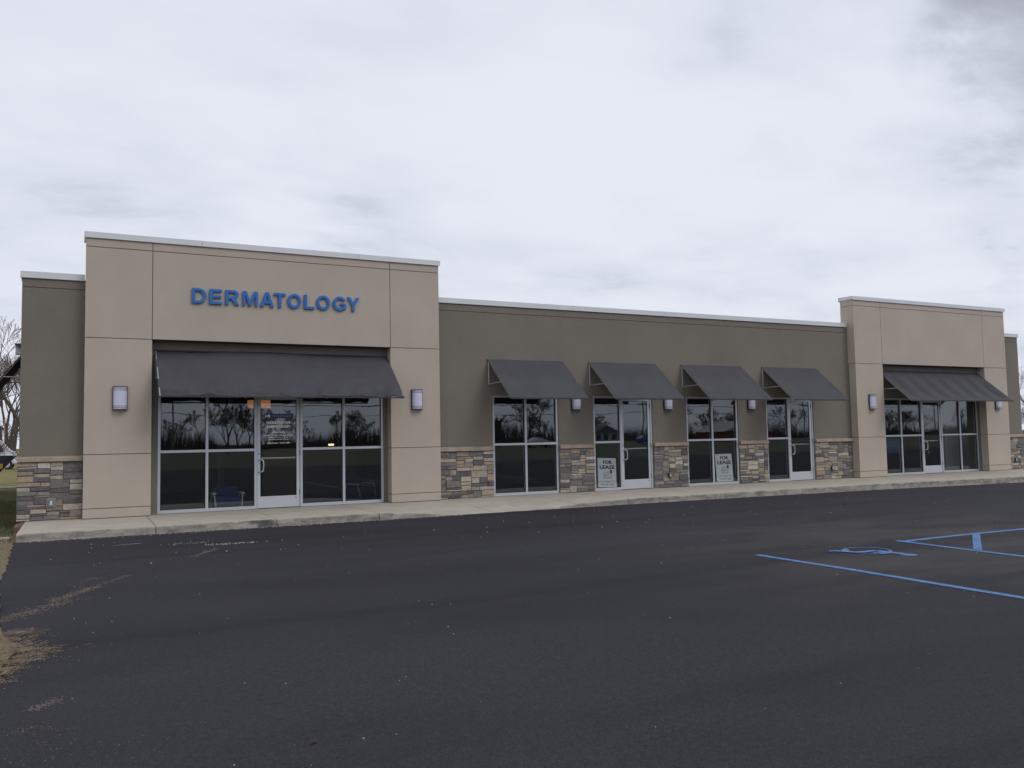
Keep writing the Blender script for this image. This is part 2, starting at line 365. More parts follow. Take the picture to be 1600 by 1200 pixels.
def front_y(x): return -2.15 - .30*max(0, min(1, (x-17.5)/5.5))
joints = [-.82, 1.07, 2.93, 4.70, 6.95, 8.80, 9.98, 12.25, 14.8, 17.1, 19.35, 21.6, 24, 26.5, 29, 32, 36, 40]
mb = MB()
for j0, j1 in zip(joints, joints[1:]):
    x0 = j0+(.006 if j0 > -.8 else 0); x1 = j1-.006; nx = max(2, int((x1-x0)/.2))
    prof_v = []
    for i in range(nx+1):
        x = x0+(x1-x0)*i/nx; r = ramp(x); fy = front_y(x); row = []
        for k in range(9):
            q = k/8; yy = .262+(fy+.02-.262)*q; dep = max(0, (-yy-.45)/(-fy-.45)); row.append((x, yy, -.112*r*dep, 0))
        zt = -.112*r
        row += [(x, fy+.006, zt-.007, 1), (x, fy, zt-.022, 1), (x, fy-.006, min(zt-.03, asph_z(x,fy)-.02), 1), (x, fy-.006, -.30, 1)]
        prof_v.append(row)
    n = len(prof_v[0]); vs = [p[:3] for row in prof_v for p in row]; base = len(mb.v); mb.v += vs
    for i in range(nx):
        for k in range(n-1):
            mb.f.append((base+i*n+k, base+i*n+k+1, base+(i+1)*n+k+1, base+(i+1)*n+k)); mb.mi.append(1 if k >= 8 else 0)
    for i in (0, nx): mb.f.append(tuple([base+i*n+k for k in range(n)]+[len(mb.v)])); mb.v.append((prof_v[i][0][0], .262, -.30)); mb.mi.append(1)
sw = mb.build('sidewalk', [M_WALK, M_KERB]); sw['kind'] = 'structure'
mb = MB(); mb.box(-.80, 40, -2.08, .2, -.34, -.16); tag(mb.build('sidewalk_base', M_CORE), kind='structure')
# door sills / slab under the building
mb = MB(); mb.box(-.9, 26.9, .265, .60, -.3, -.004); tag(mb.build('foundation_slab', M_WALK), kind='structure')

# ---------------------------------------------------------------- blue paint on the asphalt
M_PAINT = mat('blue_road_paint', (.072,.165,.36), .7, var=.3, vscale=7, var2=.5, v2scale=45)
def paint_strip(mb, p0, p1, w, lift=.004):
    p0 = Vector(p0); p1 = Vector(p1); d = (p1-p0).normalized(); n = Vector((-d.y, d.x))*w/2; k = max(1, int((p1-p0).length/.3))
    for i in range(k):
        a = p0+(p1-p0)*i/k; b = p0+(p1-p0)*(i+1)/k
        q = [a-n, a+n, b+n, b-n]; mb.add([(c.x, c.y, asph_z(c.x, c.y)+lift) for c in q], [(0,1,2,3)])
def pline(name, segs):
    mb = MB()
    for s_ in segs: paint_strip(mb, *s_)
    return tag(mb.build(name, M_PAINT), kind='structure')
pline('parking_line', [((7.16,-8.86),(7.16,-14.5),.10)])
pline('parking_line', [((9.52,-8.90),(9.52,-14.5),.10), ((9.57,-9.0),(12.0,-9.0),.10), ((11.95,-9.05),(11.95,-14.5),.10),
                       ((9.57,-9.99),(10.90,-9.06),.095,.008), ((9.57,-12.0),(11.9,-10.4),.12,.008), ((11.95,-9.0),(14.3,-9.0),.10,.008)])
pline('parking_line', [((14.3,-9.0),(14.3,-14.5),.10)])
# wheelchair symbol, upright when read from the lot (head towards -Y)
mb = MB()
def P2(u, v): # u to the right as read, v up as read: read from the building side looking out -> head points -Y
    return (8.60-u*1.0, -9.02-v*.92)
def ring(mb, c, r0, r1, a0, a1, n=28):
    for i in range(n):
        t0 = a0+(a1-a0)*i/n; t1 = a0+(a1-a0)*(i+1)/n
        q = [(c[0]+r*cos(t_), c[1]+r*sin(t_)) for r, t_ in ((r0,t0),(r1,t0),(r1,t1),(r0,t1))]
        w_ = [P2(*p) for p in q]; mb.add([(a, b, asph_z(a,b)+.004) for a, b in w_], [(0,1,2,3)])
ring(mb, (.10,.30), .262, .294, 0, 2*pi, 40)
ring(mb, (.02,.86), 0, .10, 0, 2*pi); ring(mb, (.10,.30), .21, .30, radians(60), radians(110)); ring(mb, (.10,.30), .22, .30, radians(-60), radians(-15))
for a, b, w in (((.02,.80),(.06,.42),.12), ((.06,.40),(.34,.38),.10), ((.34,.40),(.47,.10),.10), ((.46,.11),(.56,.13),.06), ((.03,.64),(.24,.64),.06)):
    paint_strip(mb, P2(*a), P2(*b), w, .008)
tag(mb.build('wheelchair_symbol', M_PAINT), kind='structure')

# ================================================================== BUILDING
B = empty('commercial_building', (0,0,0), 'single storey strip of shops with beige stucco fronts, olive walls and ledge stone base', 'building')
SH = 19.163
ZT = 2.23      # head of the storefronts
# raised beige fronts ------------------------------------------------------------
def front(dx):
    a0, a1, o0, o1 = .047+dx, 6.75+dx, 1.139+dx, 5.668+dx
    g = .011; yb = .236
    mb = MB()
    for (x0, x1) in ((a0, o0), (o1, a1)):
        for z0, z1 in ((.012,.172), (.172+g,1.115), (1.115+g,3.178)): mb.box(x0, x1, 0, yb, z0, z1, .004)
    for (x0, x1) in ((a0, o0-g/2), (o0+g/2, o1-g/2), (o1+g/2, a1)):
        mb.box(x0, x1, 0, .45, 3.178+g, 4.805, .004); mb.box(x0, x1, 0, .45, 4.805+g, 4.985, .004)
    o = mb.build('front_wall', M_BEIGE, B)
    mb = MB()
    for (x0, x1) in ((a0, o0), (o1, a1)): mb.box(x0+.012, x1-.012, .012, yb+.004, .0, 3.184)
    mb.box(a0+.012, a1-.012, .012, .44, 3.184, 4.98)
    mb.build('wall_joint', M_CORE, o)
    mb = MB(); mb.box(a0, a1, .02, .24, 3.1795, 3.1885)
    # coping in lengths
    mb = MB(); xs = [a0-.03, a0+1.94, a0+4.95, a1+.03]
    if dx: xs = [a0-.03, a0+3.0, a0+6.0, a1+.03]
    for i, (x0, x1) in enumerate(zip(xs, xs[1:])):
        mb.prism([(-.032,4.966),(-.026,4.962),(-.022,4.972),(-.022,5.058),(.47,5.072),(.47,4.972),(.476,4.964),(.482,4.968),(.482,5.082),(-.032,5.070)], 'x', x0+(.0025 if i else 0), x1-(.0025 if i < 2 else 0))
        mb.box(x0+.004, x1-.004, -.02, .47, 4.986, 5.062)
    mb.build('coping', M_COPE, o)
front(0); front(SH)

# olive wall ---------------------------------------------------------------------
YW = .250; X0, X1 = -.937, 26.94
op = [(8.096,9.765),(10.715,12.41),(13.452,15.12),(16.09,17.785)]       # wing openings
opA = (1.262, 5.600); opC = (1.262+SH+.03, 5.600+SH+.02)
allop = [opA]+op+[opC]
mb = MB(); g = .011
edges = [X0]+[v for o_ in allop for v in o_]+[X1]
for i in range(0, len(edges), 2): mb.box(edges[i], edges[i+1], YW, YW+.20, .0, ZT)
mb.box(X0, X1, YW, YW+.20, ZT+.0, 4.056, 0)
mb.box(X0, X1, YW, YW+.30, 4.056+g, 4.238, .003)
ow = mb.build('olive_wall', M_OLIVE, B)
mb = MB(); mb.box(X0+.01, X1-.01, YW+.012, YW+.19, 4.03, 4.09); mb.build('wall_joint', M_CORE, ow)
mb = MB(); mb.box(X0, X0+.2, YW+.20, 18, -.2, 4.238); mb.box(X1-.2, X1, YW+.20, 18, -.2, 4.238); mb.box(X0, X1, 18, 18.2, -.2, 4.238)
mb.build('side_and_rear_walls', M_OLIVE, B)
mb = MB(); mb.box(X0+.21, X1-.21, .56, 17.9, 3.7, 3.85); mb.build('roof_deck', mat('roof_membrane', (.5,.5,.5), .8, var=.1), B)
mb = MB()
cx = [X0-.03, .04] ; segs = [(X0-.03, .040)]
x = 6.757
while x < SH+.04: segs.append((x, min(x+3.05, SH+.040))); x += 3.05
segs.append((25.92, X1+.03))
for i, (x0, x1) in enumerate(segs):
    mb.prism([(YW-.032,4.222),(YW-.026,4.218),(YW-.022,4.228),(YW-.022,4.322),(YW+.32,4.335),(YW+.32,4.228),(YW+.326,4.220),(YW+.332,4.224),(YW+.332,4.345),(YW-.032,4.334)], 'x', x0+.002, x1-.002)
    mb.box(x0+.004, x1-.004, YW-.02, YW+.32, 4.241, 4.325)
# copings continue behind the raised fronts and down the sides
mb.box(X0-.03, X0+.22, YW+.34, 18.2, 4.24, 4.34)
mb.box(X1-.22, X1+.03, YW+.34, 18.2, 4.24, 4.34)
mb.build('coping', M_COPE, ow)

# stone veneer -------------------------------------------------------------------
TONES = [((.115,.107,.112),3.2),((.150,.140,.140),4.6),((.190,.173,.163),4.4),((.235,.205,.180),3.2),((.36,.31,.25),3.4),((.42,.38,.32),3.0),((.37,.285,.20),1.7),((.29,.235,.20),2),((.47,.44,.39),1.2)]
def stone_panel(x0, x1, z0, z1, parent, seed):
    rnd = random.Random(seed); dz = (z1-z0)/26; nx = max(4, round((x1-x0)/.05)); dx = (x1-x0)/nx; nzr = 26
    occ = [[False]*nx for _ in range(nzr)]; mb = MB(); cols = []
    pts = [c for c, w in TONES]; wts = [w for c, w in TONES]; lastc = None
    for r in range(nzr):
        c = 0
        while c < nx:
            if occ[r][c]: c += 1; continue
            av = 0
            while c+av < nx and not occ[r][c+av]: av += 1
            h = rnd.choices((1,2,3,4), (1.5,5.2,1.9,.35))[0]; h = min(h, nzr-r)
            if nzr-r-h == 1: h += 1
            w = {1:rnd.randint(4,8),2:rnd.randint(3,8),3:rnd.randint(4,7),4:rnd.randint(4,6),5:5}[h]
            if av-w < 3: w = av
            if w > 9 : w = av//2
            for rr in range(r, r+h):
                for cc in range(c, c+w): occ[rr][cc] = True
            m_ = .0046
            a0, a1 = x0+c*dx+m_, x0+(c+w)*dx-m_; b0, b1 = z0+r*dz+m_, z0+(r+h)*dz-m_
            if c == 0: a0 = x0
            if c+w == nx: a1 = x1
            dep = rnd.uniform(-.012,.014); bv = .007; j = lambda s_=.003: rnd.uniform(-s_, s_)
            yb = .246; yf = .222+dep
            q = [(a0+j(),b0+j()),(a1+j(),b0+j()),(a1+j(),b1+j()),(a0+j(),b1+j())]
            cxm, czm = (a0+a1)/2, (b0+b1)/2
            inn = [(p[0]+(bv if p[0] < cxm else -bv)+j(.0015), p[1]+(bv if p[1] < czm else -bv)+j(.0015)) for p in q]
            vs = [(p[0],yb,p[1]) for p in q]+[(p[0],yf+.009,p[1]) for p in q]+[(p[0],yf+j(.004),p[1]) for p in inn]
            n0 = len(mb.f)
            mb.add(vs, [(0,1,5,4),(1,2,6,5),(2,3,7,6),(3,0,4,7),(4,5,9,8),(5,6,10,9),(6,7,11,10),(7,4,8,11),(8,9,10,11)])
            col = rnd.choices(pts, wts)[0]
            if col == lastc: col = rnd.choices(pts, wts)[0]
            lastc = col; k = rnd.uniform(.86,1.16); col = tuple(v*k*rnd.uniform(.97,1.03) for v in col)
            cols += [col]*(len(mb.f)-n0)
            c += w
    o = mb.build('stone_veneer', M_STONE, parent)
    at = o.data.color_attributes.new('tone', 'FLOAT_COLOR', 'CORNER')
    for p in o.data.polygons:
        for li in p.loop_indices: at.data[li].color = (*cols[p.index], 1)
    mb = MB(); mb.box(x0+.003, x1-.003, .2385, .2495, z0, z1); mb.build('mortar', M_MORTAR, o)
    # cap course in two or three lengths
    mb = MB(); L_ = x1-x0; k = max(1, round(L_/.95)); le = .0 
    for i in range(k):
        a, b = x0+L_*i/k+(.003 if i else -.0), x0+L_*(i+1)/k-(.003 if i < k-1 else 0)
        mb.prism([(.249,1.012),(.180,1.012),(.172,1.020),(.176,1.078),(.186,1.090),(.249,1.108)], 'x', a, b)
    mb.build('stone_cap', M_CAP, o)
    return o
panels = [(X0-.022,.040,'l'),(6.757,8.090,''),(9.771,10.709,''),(12.416,13.446,''),(15.126,16.084,''),(17.791,SH+.040,''),(25.92,X1+.02,'r')]
for i, (a, b, k) in enumerate(panels): stone_panel(a, b, .004, 1.008, B, 31+i)

# storefront frames, panes and doors -----------------------------------------------
def bars(mb, x0, x1, z0, z1, mull, rail, y0, y1, w=.048, doorgap=None):
    """outer frame with mullions; rail at height rail; members butt, none overlap"""
    mb.box(x0, x0+w, y0, y1, z0, z1, .002); mb.box(x1-w, x1, y0, y1, z0, z1, .002)
    mb.box(x0+w, x1-w, y0+.001, y1, z1-w, z1, .002)
    xs = [x0+w]+[v for m_ in mull for v in (m_-w/2, m_+w/2)]+[x1-w]
    for m_ in mull: mb.box(m_-w/2, m_+w/2, y0, y1, z0, z1-w, .002)
    for i in range(0, len(xs), 2):
        a, b = xs[i], xs[i+1]
        if doorgap and doorgap[0] <= (a+b)/2 <= doorgap[1]: continue
        mb.box(a, b, y0+.001, y1, z0, z0+.062, .002); mb.box(a, b, y0+.001, y1, rail-.024, rail+.024, .002)
def panes(mb, x0, x1, z0, z1, mull, rail, y, w=.048, doorgap=None):
    xs = [x0+w]+[v for m_ in mull for v in (m_-w/2, m_+w/2)]+[x1-w]
    for i in range(0, len(xs), 2):
        a, b = xs[i], xs[i+1]
        if doorgap and doorgap[0] <= (a+b)/2 <= doorgap[1]: continue
        for c, d in ((z0+.055, rail-.018), (rail+.018, z1-w+.008)):
            m = MB(); m.box(a-.008, b+.008, y, y+.006, c, d); m.build('pane', M_GLASS, mb)
def gaskets(mb, x0, x1, z0, z1, mull, rail, y, w=.048, doorgap=None):
    xs = [x0+w]+[v for m_ in mull for v in (m_-w/2, m_+w/2)]+[x1-w]; t_ = .009
    for i in range(0, len(xs), 2):
        a, b = xs[i], xs[i+1]
        if doorgap and doorgap[0] <= (a+b)/2 <= doorgap[1]: continue
        for c, d in ((z0+.062, rail-.024), (rail+.024, z1-w)):
            m = MB(); m.box(a, a+t_, y, y+.02, c, d); m.box(b-t_, b, y, y+.02, c, d); m.box(a+t_, b-t_, y, y+.02, c, c+t_); m.box(a+t_, b-t_, y, y+.02, d-t_, d); m.build('gasket', M_GASKET, mb)
def window(x0, x1, mull, y0, rail=1.14, doorgap=None, label=None):
    mb = MB(); bars(mb, x0, x1, .004, ZT, mull, rail, y0, y0+.10, doorgap=doorgap)
    o = mb.build('window', M_ALU, B)
    if label: o['label'] = label
    gaskets(o, x0, x1, .004, ZT, mull, rail, y0+.028, doorgap=doorgap)
    panes(o, x0, x1, .004, ZT, mull, rail, y0+.046, doorgap=doorgap)
    return o
def door(x0, x1, y0, label, lock=False):
    """leaf from x0 to x1, pull on the left stile, hinges on the right"""
    z0, z1 = .012, ZT-.055; y1 = y0+.045; mb = MB(); s_ = .060
    mb.box(x0, x0+s_, y0, y1, z0, z1, .003); mb.box(x1-s_, x1, y0, y1, z0, z1, .003)
    mb.box(x0+s_, x1-s_, y0+.001, y1, z0, .235, .003); mb.box(x0+s_, x1-s_, y0+.001, y1, z1-.062, z1, .003)
    o = mb.build('door', M_DOORALU, B); o['label'] = label
    mb = MB(); a, b, c, d = x0+s_, x1-s_, .235, z1-.062; t_ = .009
    mb.box(a, a+t_, y0+.012, y0+.03, c, d); mb.box(b-t_, b, y0+.012, y0+.03, c, d); mb.box(a+t_, b-t_, y0+.012, y0+.03, c, c+t_); mb.box(a+t_, b-t_, y0+.012, y0+.03, d-t_, d)
    mb.build('gasket', M_GASKET, o)
    mb = MB(); mb.box(a-.006, b+.006, y0+.020, y0+.026, c-.006, d+.006); mb.build('pane', M_GLASS, o)
    mb = MB(); mb.tube([(x0+.03, y0-.001, .945),(x0+.045,y0-.05,.948),(x0+.075,y0-.066,.945),(x0+.105,y0-.068,.925),(x0+.112,y0-.068,.83),(x0+.105,y0-.068,.735),(x0+.075,y0-.066,.715),(x0+.045,y0-.05,.712),(x0+.03,y0-.001,.715)], .0125, 10)
    mb.build('pull_handle', M_STEEL, o, smooth=True)
    mb = MB(); mb.box(x0+.022, x1-.02, y0+.050, y0+.085, .955, .985, .006); mb.build('push_bar', M_STEEL, o)
    for z in (.30, 1.06, 2.0): mb = MB(); mb.tube([(x1+.004, y0-.010, z-.05), (x1+.004, y0-.010, z+.05)], .011, 10); mb.build('hinge', M_BOX, o)
    mb = MB(); mb.tube([(x0+.03, y0+.002, 1.06), (x0+.03, y0-.008, 1.06)], .017, 14); mb.build('lock_cylinder', M_BOX, o); mb = MB(); mb.box(x1-.10, x1-.055, y0-.004, y0+.002, .19, .205); mb.build('door_plate', M_BOX, o)
    if lock:
        mb = MB(); mb.box(x0+.045, x0+.115, y0-.115, y0-.075, .575, .675, .008); mb.tube([(x0+.06,y0-.095,.67),(x0+.06,y0-.095,.70),(x0+.08,y0-.095,.725),(x0+.10,y0-.095,.70),(x0+.10,y0-.095,.67)], .006, 8)
        mb.tube([(x0+.07,y0-.118,.62),(x0+.07,y0-.122,.62)], .018, 12)
        lk = mb.build('lockbox', M_DARK, None)
        tag(lk, 'small black key lockbox hanging on the door pull of the far beige shopfront', 'lockbox')
        mb = MB(); 
    return o
YA = .285
def shop(dx, y0, dlab, lock=False):
    x0, x1 = 1.268+dx, 5.594+dx; dl, dr = 3.052+dx, 3.862+dx
    mull = [2.130+dx, dl-.030, dr+.040, 4.760+dx]
    wdo = window(x0, x1, mull, y0, doorgap=(dl-.01, dr+.02), label=None)
    return door(dl, dr+.008, y0+.014, dlab, lock)
dA = shop(0, YA, 'glass door of the near shopfront with white office lettering')
dC = shop(SH+.035, YA, 'glass door of the far beige shopfront with black lockbox', True)
YG = YW+.02
window(8.099, 9.762, [8.93], YG)
window(10.718, 12.407, [11.49], YG, doorgap=(11.53,12.35))
door(11.518, 12.352, YG+.014, 'narrow glass door beside the nearer leaning lease sign')
window(13.455, 15.117, [14.286], YG)
window(16.093, 17.782, [16.885], YG, doorgap=(16.92,17.72))
door(16.913, 17.727, YG+.014, 'narrow glass door between bare window and beige corner')

# interiors --------------------------------------------------------------------------
mb = MB(); mb.box(-.7, 26.7, .47, 8.0, -.05, -.002); mb.build('interior_floor', M_INTF, B)
mb = MB(); mb.box(-.7, 26.7, .47, 8.0, 2.74, 2.78); mb.build('interior_ceiling', mat('ceiling_tile', (.25,.25,.24), .9), B)
mb = MB(); mb.box(-.7, 26.7, 7.7, 7.8, 0, 2.74)
for x in (7.4, 13.0, 19.0): mb.box(x, x+.12, .47, 7.7, 0, 2.74)
mb.box(2.9, 3.02, 4.5, 7.7, 0, 2.74)
mb.build('interior_walls', M_INT, B)
mb = MB(); mb.box(24.75, 26.6, 1.4, 1.5, .0, 2.70); mb.build('partition', mat('white_partition', (.85,.86,.80), .9, var=.03, vscale=2), B)
mb = MB(); mb.box(3.9, 6.2, 4.2, 4.85, 0, 1.08, .01); mb.box(3.85, 6.25, 4.1, 4.9, 1.08, 1.12, .005); cnt = mb.build('reception_counter', mat('counter_laminate', (.16,.10,.06), .5), None)
tag(cnt, 'brown reception counter standing deep inside the near shop', 'counter')
mb = MB(); mb.box(5.72, 5.86, 7.68, 7.7, 1.55, 1.60)

# ================================================================== AWNINGS
def awning(x0, x1, label, group, sag=0.0, wrinkle=0.0, folds=0, seed=1, xform=None):
    a = empty('awning', ((x0+x1)/2, YW, 2.1), label, 'awning', group); cx_ = (x0+x1)/2; rnd = random.Random(seed)
    w = x1-x0; Y0, Z0, Y1, Z1 = -.012, .922, -1.10, .022   # relative to (cx, YW, 2.1)
    nx = max(24, int(w*36)); ny = 44; vs = []; ph = [rnd.uniform(0, 6.28) for _ in range(8)]
    nrm_ = Vector((0, -(Z0-Z1), -(Y0-Y1)*-1)).normalized(); nrm_ = Vector((0, -.64, .77))
    for j in range(ny+1):
        t_ = j/ny
        for i in range(nx+1):
            u = i/nx; x = -w/2+w*u; d = 0
            ed = min(1, min(u, 1-u)*w/.25)**.6; d -= sag*sin(pi*t_)*ed
            if folds: fu = (u*folds+.15*t_) % 1; d -= .085*(fu/.72 if fu < .72 else (1-fu)/.28)*(sin(pi*t_)**.8)*ed
            if wrinkle:
                e_ = max(0, (t_-.55)/.45)
                d += wrinkle*(e_**1.3)*(sin(u*41+ph[0]+5*t_)*.45+sin(u*23+ph[1]-6*t_)*.5+.55*sin(u*83+ph[2]+9*t_)*e_)*(1-.8*(t_ > .985)); d -= wrinkle*1.1*abs(sin(u*18.8+ph[5]))**.6*max(0, 1-abs(t_-.93)/.07)
                d += wrinkle*.5*sin(14*t_+5*u+ph[3])*max(0, 1-4*u)
                d += wrinkle*.35*sin(3*t_+9*u+ph[4])
            vs.append((x+0, Y0+(Y1-Y0)*t_+nrm_.y*d, Z0+(Z1-Z0)*t_+nrm_.z*d))
    fs = [(j*(nx+1)+i, j*(nx+1)+i+1, (j+1)*(nx+1)+i+1, (j+1)*(nx+1)+i) for j in range(ny) for i in range(nx)]
    n0 = len(vs); th = .004
    vs += [(v[0], v[1]-nrm_.y*th, v[2]-nrm_.z*th) for v in vs]
    fs += [tuple(n0+k for k in reversed(f)) for f in list(fs)]
    rim = [i for i in range(nx+1)]+[(j*(nx+1)+nx) for j in range(1, ny+1)]+[ny*(nx+1)+i for i in range(nx-1, -1, -1)]+[j*(nx+1) for j in range(ny-1, 0, -1)]
    for p, q in zip(rim, rim[1:]+rim[:1]): fs.append((p, q, n0+q, n0+p))
    m = MB(); m.add(vs, fs); m.build('canopy', M_FABRIC, a, smooth=True)
    m = MB(); m.tube([(-w/2-.006, Y0+.002, Z0-.012), (w/2+.006, Y0+.002, Z0-.012)], .018, 8); m.build('head_bar', M_DARK, a)
    m = MB(); m.box(-w/2-.004, w/2+.004, Y1-.012, Y1+.012, Z1-.030, Z1-.004, .003); m.build('front_bar', M_DARK, a)
    for s_ in (-1, 1):
        xx = s_*(w/2-.022)
        m = MB(); m.tube([(xx, Y0, Z0-.035), (xx, Y1+.02, Z1-.017)], .010, 8); m.build('rafter', M_BAR, a)
        m = MB(); m.tube([(xx, -.014, .36), (xx, -.014, Z0-.02)], .0125, 8); m.build('wall_bar', M_BAR, a)
        m = MB(); m.tube([(xx, -.014, .375), (xx, -.645, .385)], .0115, 8); m.build('strut', M_BAR, a)
    if w > 3:
        for k in range(1, 6):
            xx = -w/2+w*k/6; m = MB(); m.tube([(xx, Y0+.01, Z0-.22), (xx, Y1+.22, Z1-.02)], .012, 6); m.build('rafter', M_BAR, a)
    return a
GA = 'charcoal awnings over the shopfront openings'
awning(1.195, 5.650, 'wide wrinkled charcoal awning under the blue lettering', GA, sag=.05, wrinkle=.055, seed=3)
awning(7.99, 9.905, 'small charcoal awning above the window next to the near beige front', GA, sag=.035, wrinkle=.0015)
awning(10.61, 12.535, 'small charcoal awning above the near narrow glass door', GA, sag=.035, wrinkle=.0015, seed=5)
awning(13.325, 15.27, 'small charcoal awning above the window with a centred lease sign', GA, sag=.035, wrinkle=.0015, seed=6)
awning(15.98, 17.94, 'small charcoal awning nearest the far beige front', GA, sag=.035, wrinkle=.0025, seed=7)
awning(20.37, 24.835, 'wide charcoal awning with diagonal fold stripes on the far beige front', GA, sag=.03, wrinkle=.003, folds=7, seed=8)
# awning on the left side wall, seen from its end
a = awning(-.8, .8, 'dark awning on the left side wall seen from its end', GA, sag=.0, seed=9)
a.location = (X0, 2.85, 2.22); a.rotation_euler = (0, 0, -pi/2); a.scale = (1, .62, 1.03)

# ================================================================== WALL LAMPS
def lamp(x, y, label):
    o = empty('wall_lamp', (x, y, 1.905), label, 'wall lamp', 'half round wall lamps between the openings')
    w = .118; H = .415
    def half(r, z0, z1, y_off=0, n=14):
        pr = [(r*cos(t_)*1.0, -(.035+.085*(r/.118)*sin(t_))+y_off) for t_ in [pi*i/n for i in range(n+1)]]
        return [(-r,0)]+[(p[0],p[1]) for p in reversed(pr)]+[(r,0)]
    m = MB(); m.prism([(-.121,0),(-.121,-.040),(.121,-.040),(.121,0)], 'z', 0, H); m.prism(half(.122,0,0), 'z', 0, .012); m.prism(half(.122,0,0), 'z', H-.012, H)
    m.build('housing', M_DARK, o)
    m = MB(); m.prism(half(.112,0,0), 'z', .012, H-.012); m.build('diffuser', M_DIFF, o)
    for z in (.032, .062, H-.070, H-.040):
        m = MB(); m.prism(half(.1165,0,0), 'z', z, z+.007); m.build('band', M_DARK, o)
    return o
lamp(.62, 0, 'wall lamp on the near beige front, left of the wide awning')
lamp(6.225, 0, 'wall lamp on the near beige front, right of the wide awning')
lamp(10.235, YW, 'wall lamp between the plain window and the near narrow door')
lamp(12.875, YW, 'wall lamp between the near narrow door and the lease sign window')
lamp(15.56, YW, 'wall lamp right of the lease sign window')
lamp(.62+SH, 0, 'wall lamp on the far beige front, left of its awning')
lamp(6.22+SH-.02, 0, 'wall lamp on the far beige front, right of its awning')

# ================================================================== LETTERS
sign = empty('letter_sign', (3.41, 0, 4.03), 'raised blue letters reading DERMATOLOGY on the near beige front', 'sign')
H = .281; T = .054; TY = .048
def arc(cx_, cy_, rx, ry, a0, a1, n=22): return [(cx_+rx*cos(radians(a0+(a1-a0)*i/n)), cy_+ry*sin(radians(a0+(a1-a0)*i/n))) for i in range(n+1)]
def glyph(c, w):
    h = H
    if c == 'D': return [[(0,0)]+arc(w*.45,h/2,w*.55,h/2,-90,90)+[(0,h)], [(T,TY)]+arc(w*.43,h/2,w*.57-T,h/2-TY,-90,90)+[(T,h-TY)]]
    if c == 'E': return [[(0,0),(w,0),(w,TY),(T,TY),(T,.42*h),(w*.93,.42*h),(w*.93,.42*h+TY*.95),(T,.42*h+TY*.95),(T,h-TY),(w*.97,h-TY),(w*.97,h),(0,h)]]
    if c == 'R': return [[(0,0),(T,0),(T,.39*h),(.42*w,.39*h),(w-1.25*T,0),(w,0),(.70*w,.42*h)]+arc(.60*w,.715*h,.35*w,.285*h,-70,90)+[(0,h)], [(T,.39*h+TY)]+arc(.58*w,.695*h+.003,.37*w-T,.305*h-TY-.003,-90,90)+[(T,h-TY)]]
    if c == 'M': return [[(0,0),(.82*T,0),(.82*T,.76*h),(w/2-.42*T,0),(w/2+.42*T,0),(w-.82*T,.76*h),(w-.82*T,0),(w,0),(w,h),(w-1.35*T,h),(w/2,.28*h),(1.35*T,h),(0,h)]]
    if c == 'A': return [[(0,0),(1.12*T,0),(.30*w,.215*h),(.70*w,.215*h),(w-1.12*T,0),(w,0),(w/2+.58*T,h),(w/2-.58*T,h)], [(.375*w,.215*h+TY*.95),(.625*w,.215*h+TY*.95),(w/2,.79*h)]]
    if c == 'T': return [[(w/2-T/2,0),(w/2+T/2,0),(w/2+T/2,h-TY),(w,h-TY),(w,h),(0,h),(0,h-TY),(w/2-T/2,h-TY)]]
    if c == 'O': return [arc(w/2,h/2,w/2,h/2+.003,0,360,40)[:-1], arc(w/2,h/2,w/2-T,h/2-TY,0,360,40)[:-1]]
    if c == 'L': return [[(0,0),(w,0),(w,TY),(T,TY),(T,h),(0,h)]]
    if c == 'G': return [arc(w/2,h/2,w/2,h/2+.003,28,308,34)+[(w*.99,.14*h),(w*.99,.53*h),(.55*w,.53*h),(.55*w,.53*h-TY*.85),(w*.99-T,.53*h-TY*.85),(w*.99-T,.25*h)]+arc(w/2,h/2,w/2-T,h/2-TY,-48,-318,30)+[(w*.745,.74*h)]]
    if c == 'Y': return [[(w/2-T/2,0),(w/2+T/2,0),(w/2+T/2,.41*h),(w,h),(w-1.18*T,h),(w/2,.60*h),(1.18*T,h),(0,h),(w/2-T/2,.41*h)]]
LX = [(1.814,2.068),(2.124,2.345),(2.409,2.656),(2.721,3.001),(3.048,3.303),(3.308,3.527),(3.565,3.832),(3.891,4.091),(4.132,4.404),(4.467,4.731),(4.750,5.006)]
for ch_, (x0, x1) in zip('DERMATOLOGY', LX):
    c_ = bpy.data.curves.new('g', 'CURVE'); c_.dimensions = '2D'; c_.fill_mode = 'BOTH'; c_.extrude = .0175; c_.bevel_depth = .0015; c_.bevel_resolution = 0; c_.offset = -.001
    for poly in glyph(ch_, x1-x0):
        sp_ = c_.splines.new('POLY'); sp_.points.add(len(poly)-1); sp_.use_cyclic_u = True
        for p, q in zip(sp_.points, poly): p.co = (q[0], q[1], 0, 1)
    ob = bpy.data.objects.new('g', c_); COL.objects.link(ob); bpy.context.view_layer.update()
    me = bpy.data.meshes.new_from_object(ob.evaluated_get(bpy.context.evaluated_depsgraph_get())); bpy.data.objects.remove(ob)
    me.transform(Matrix(((1,0,0,x0-3.41),(0,0,-1,-.028),(0,1,0,3.888-4.03),(0,0,0,1))))
    me.materials.clear(); o = new_obj('letter', me, M_BLUE, sign)

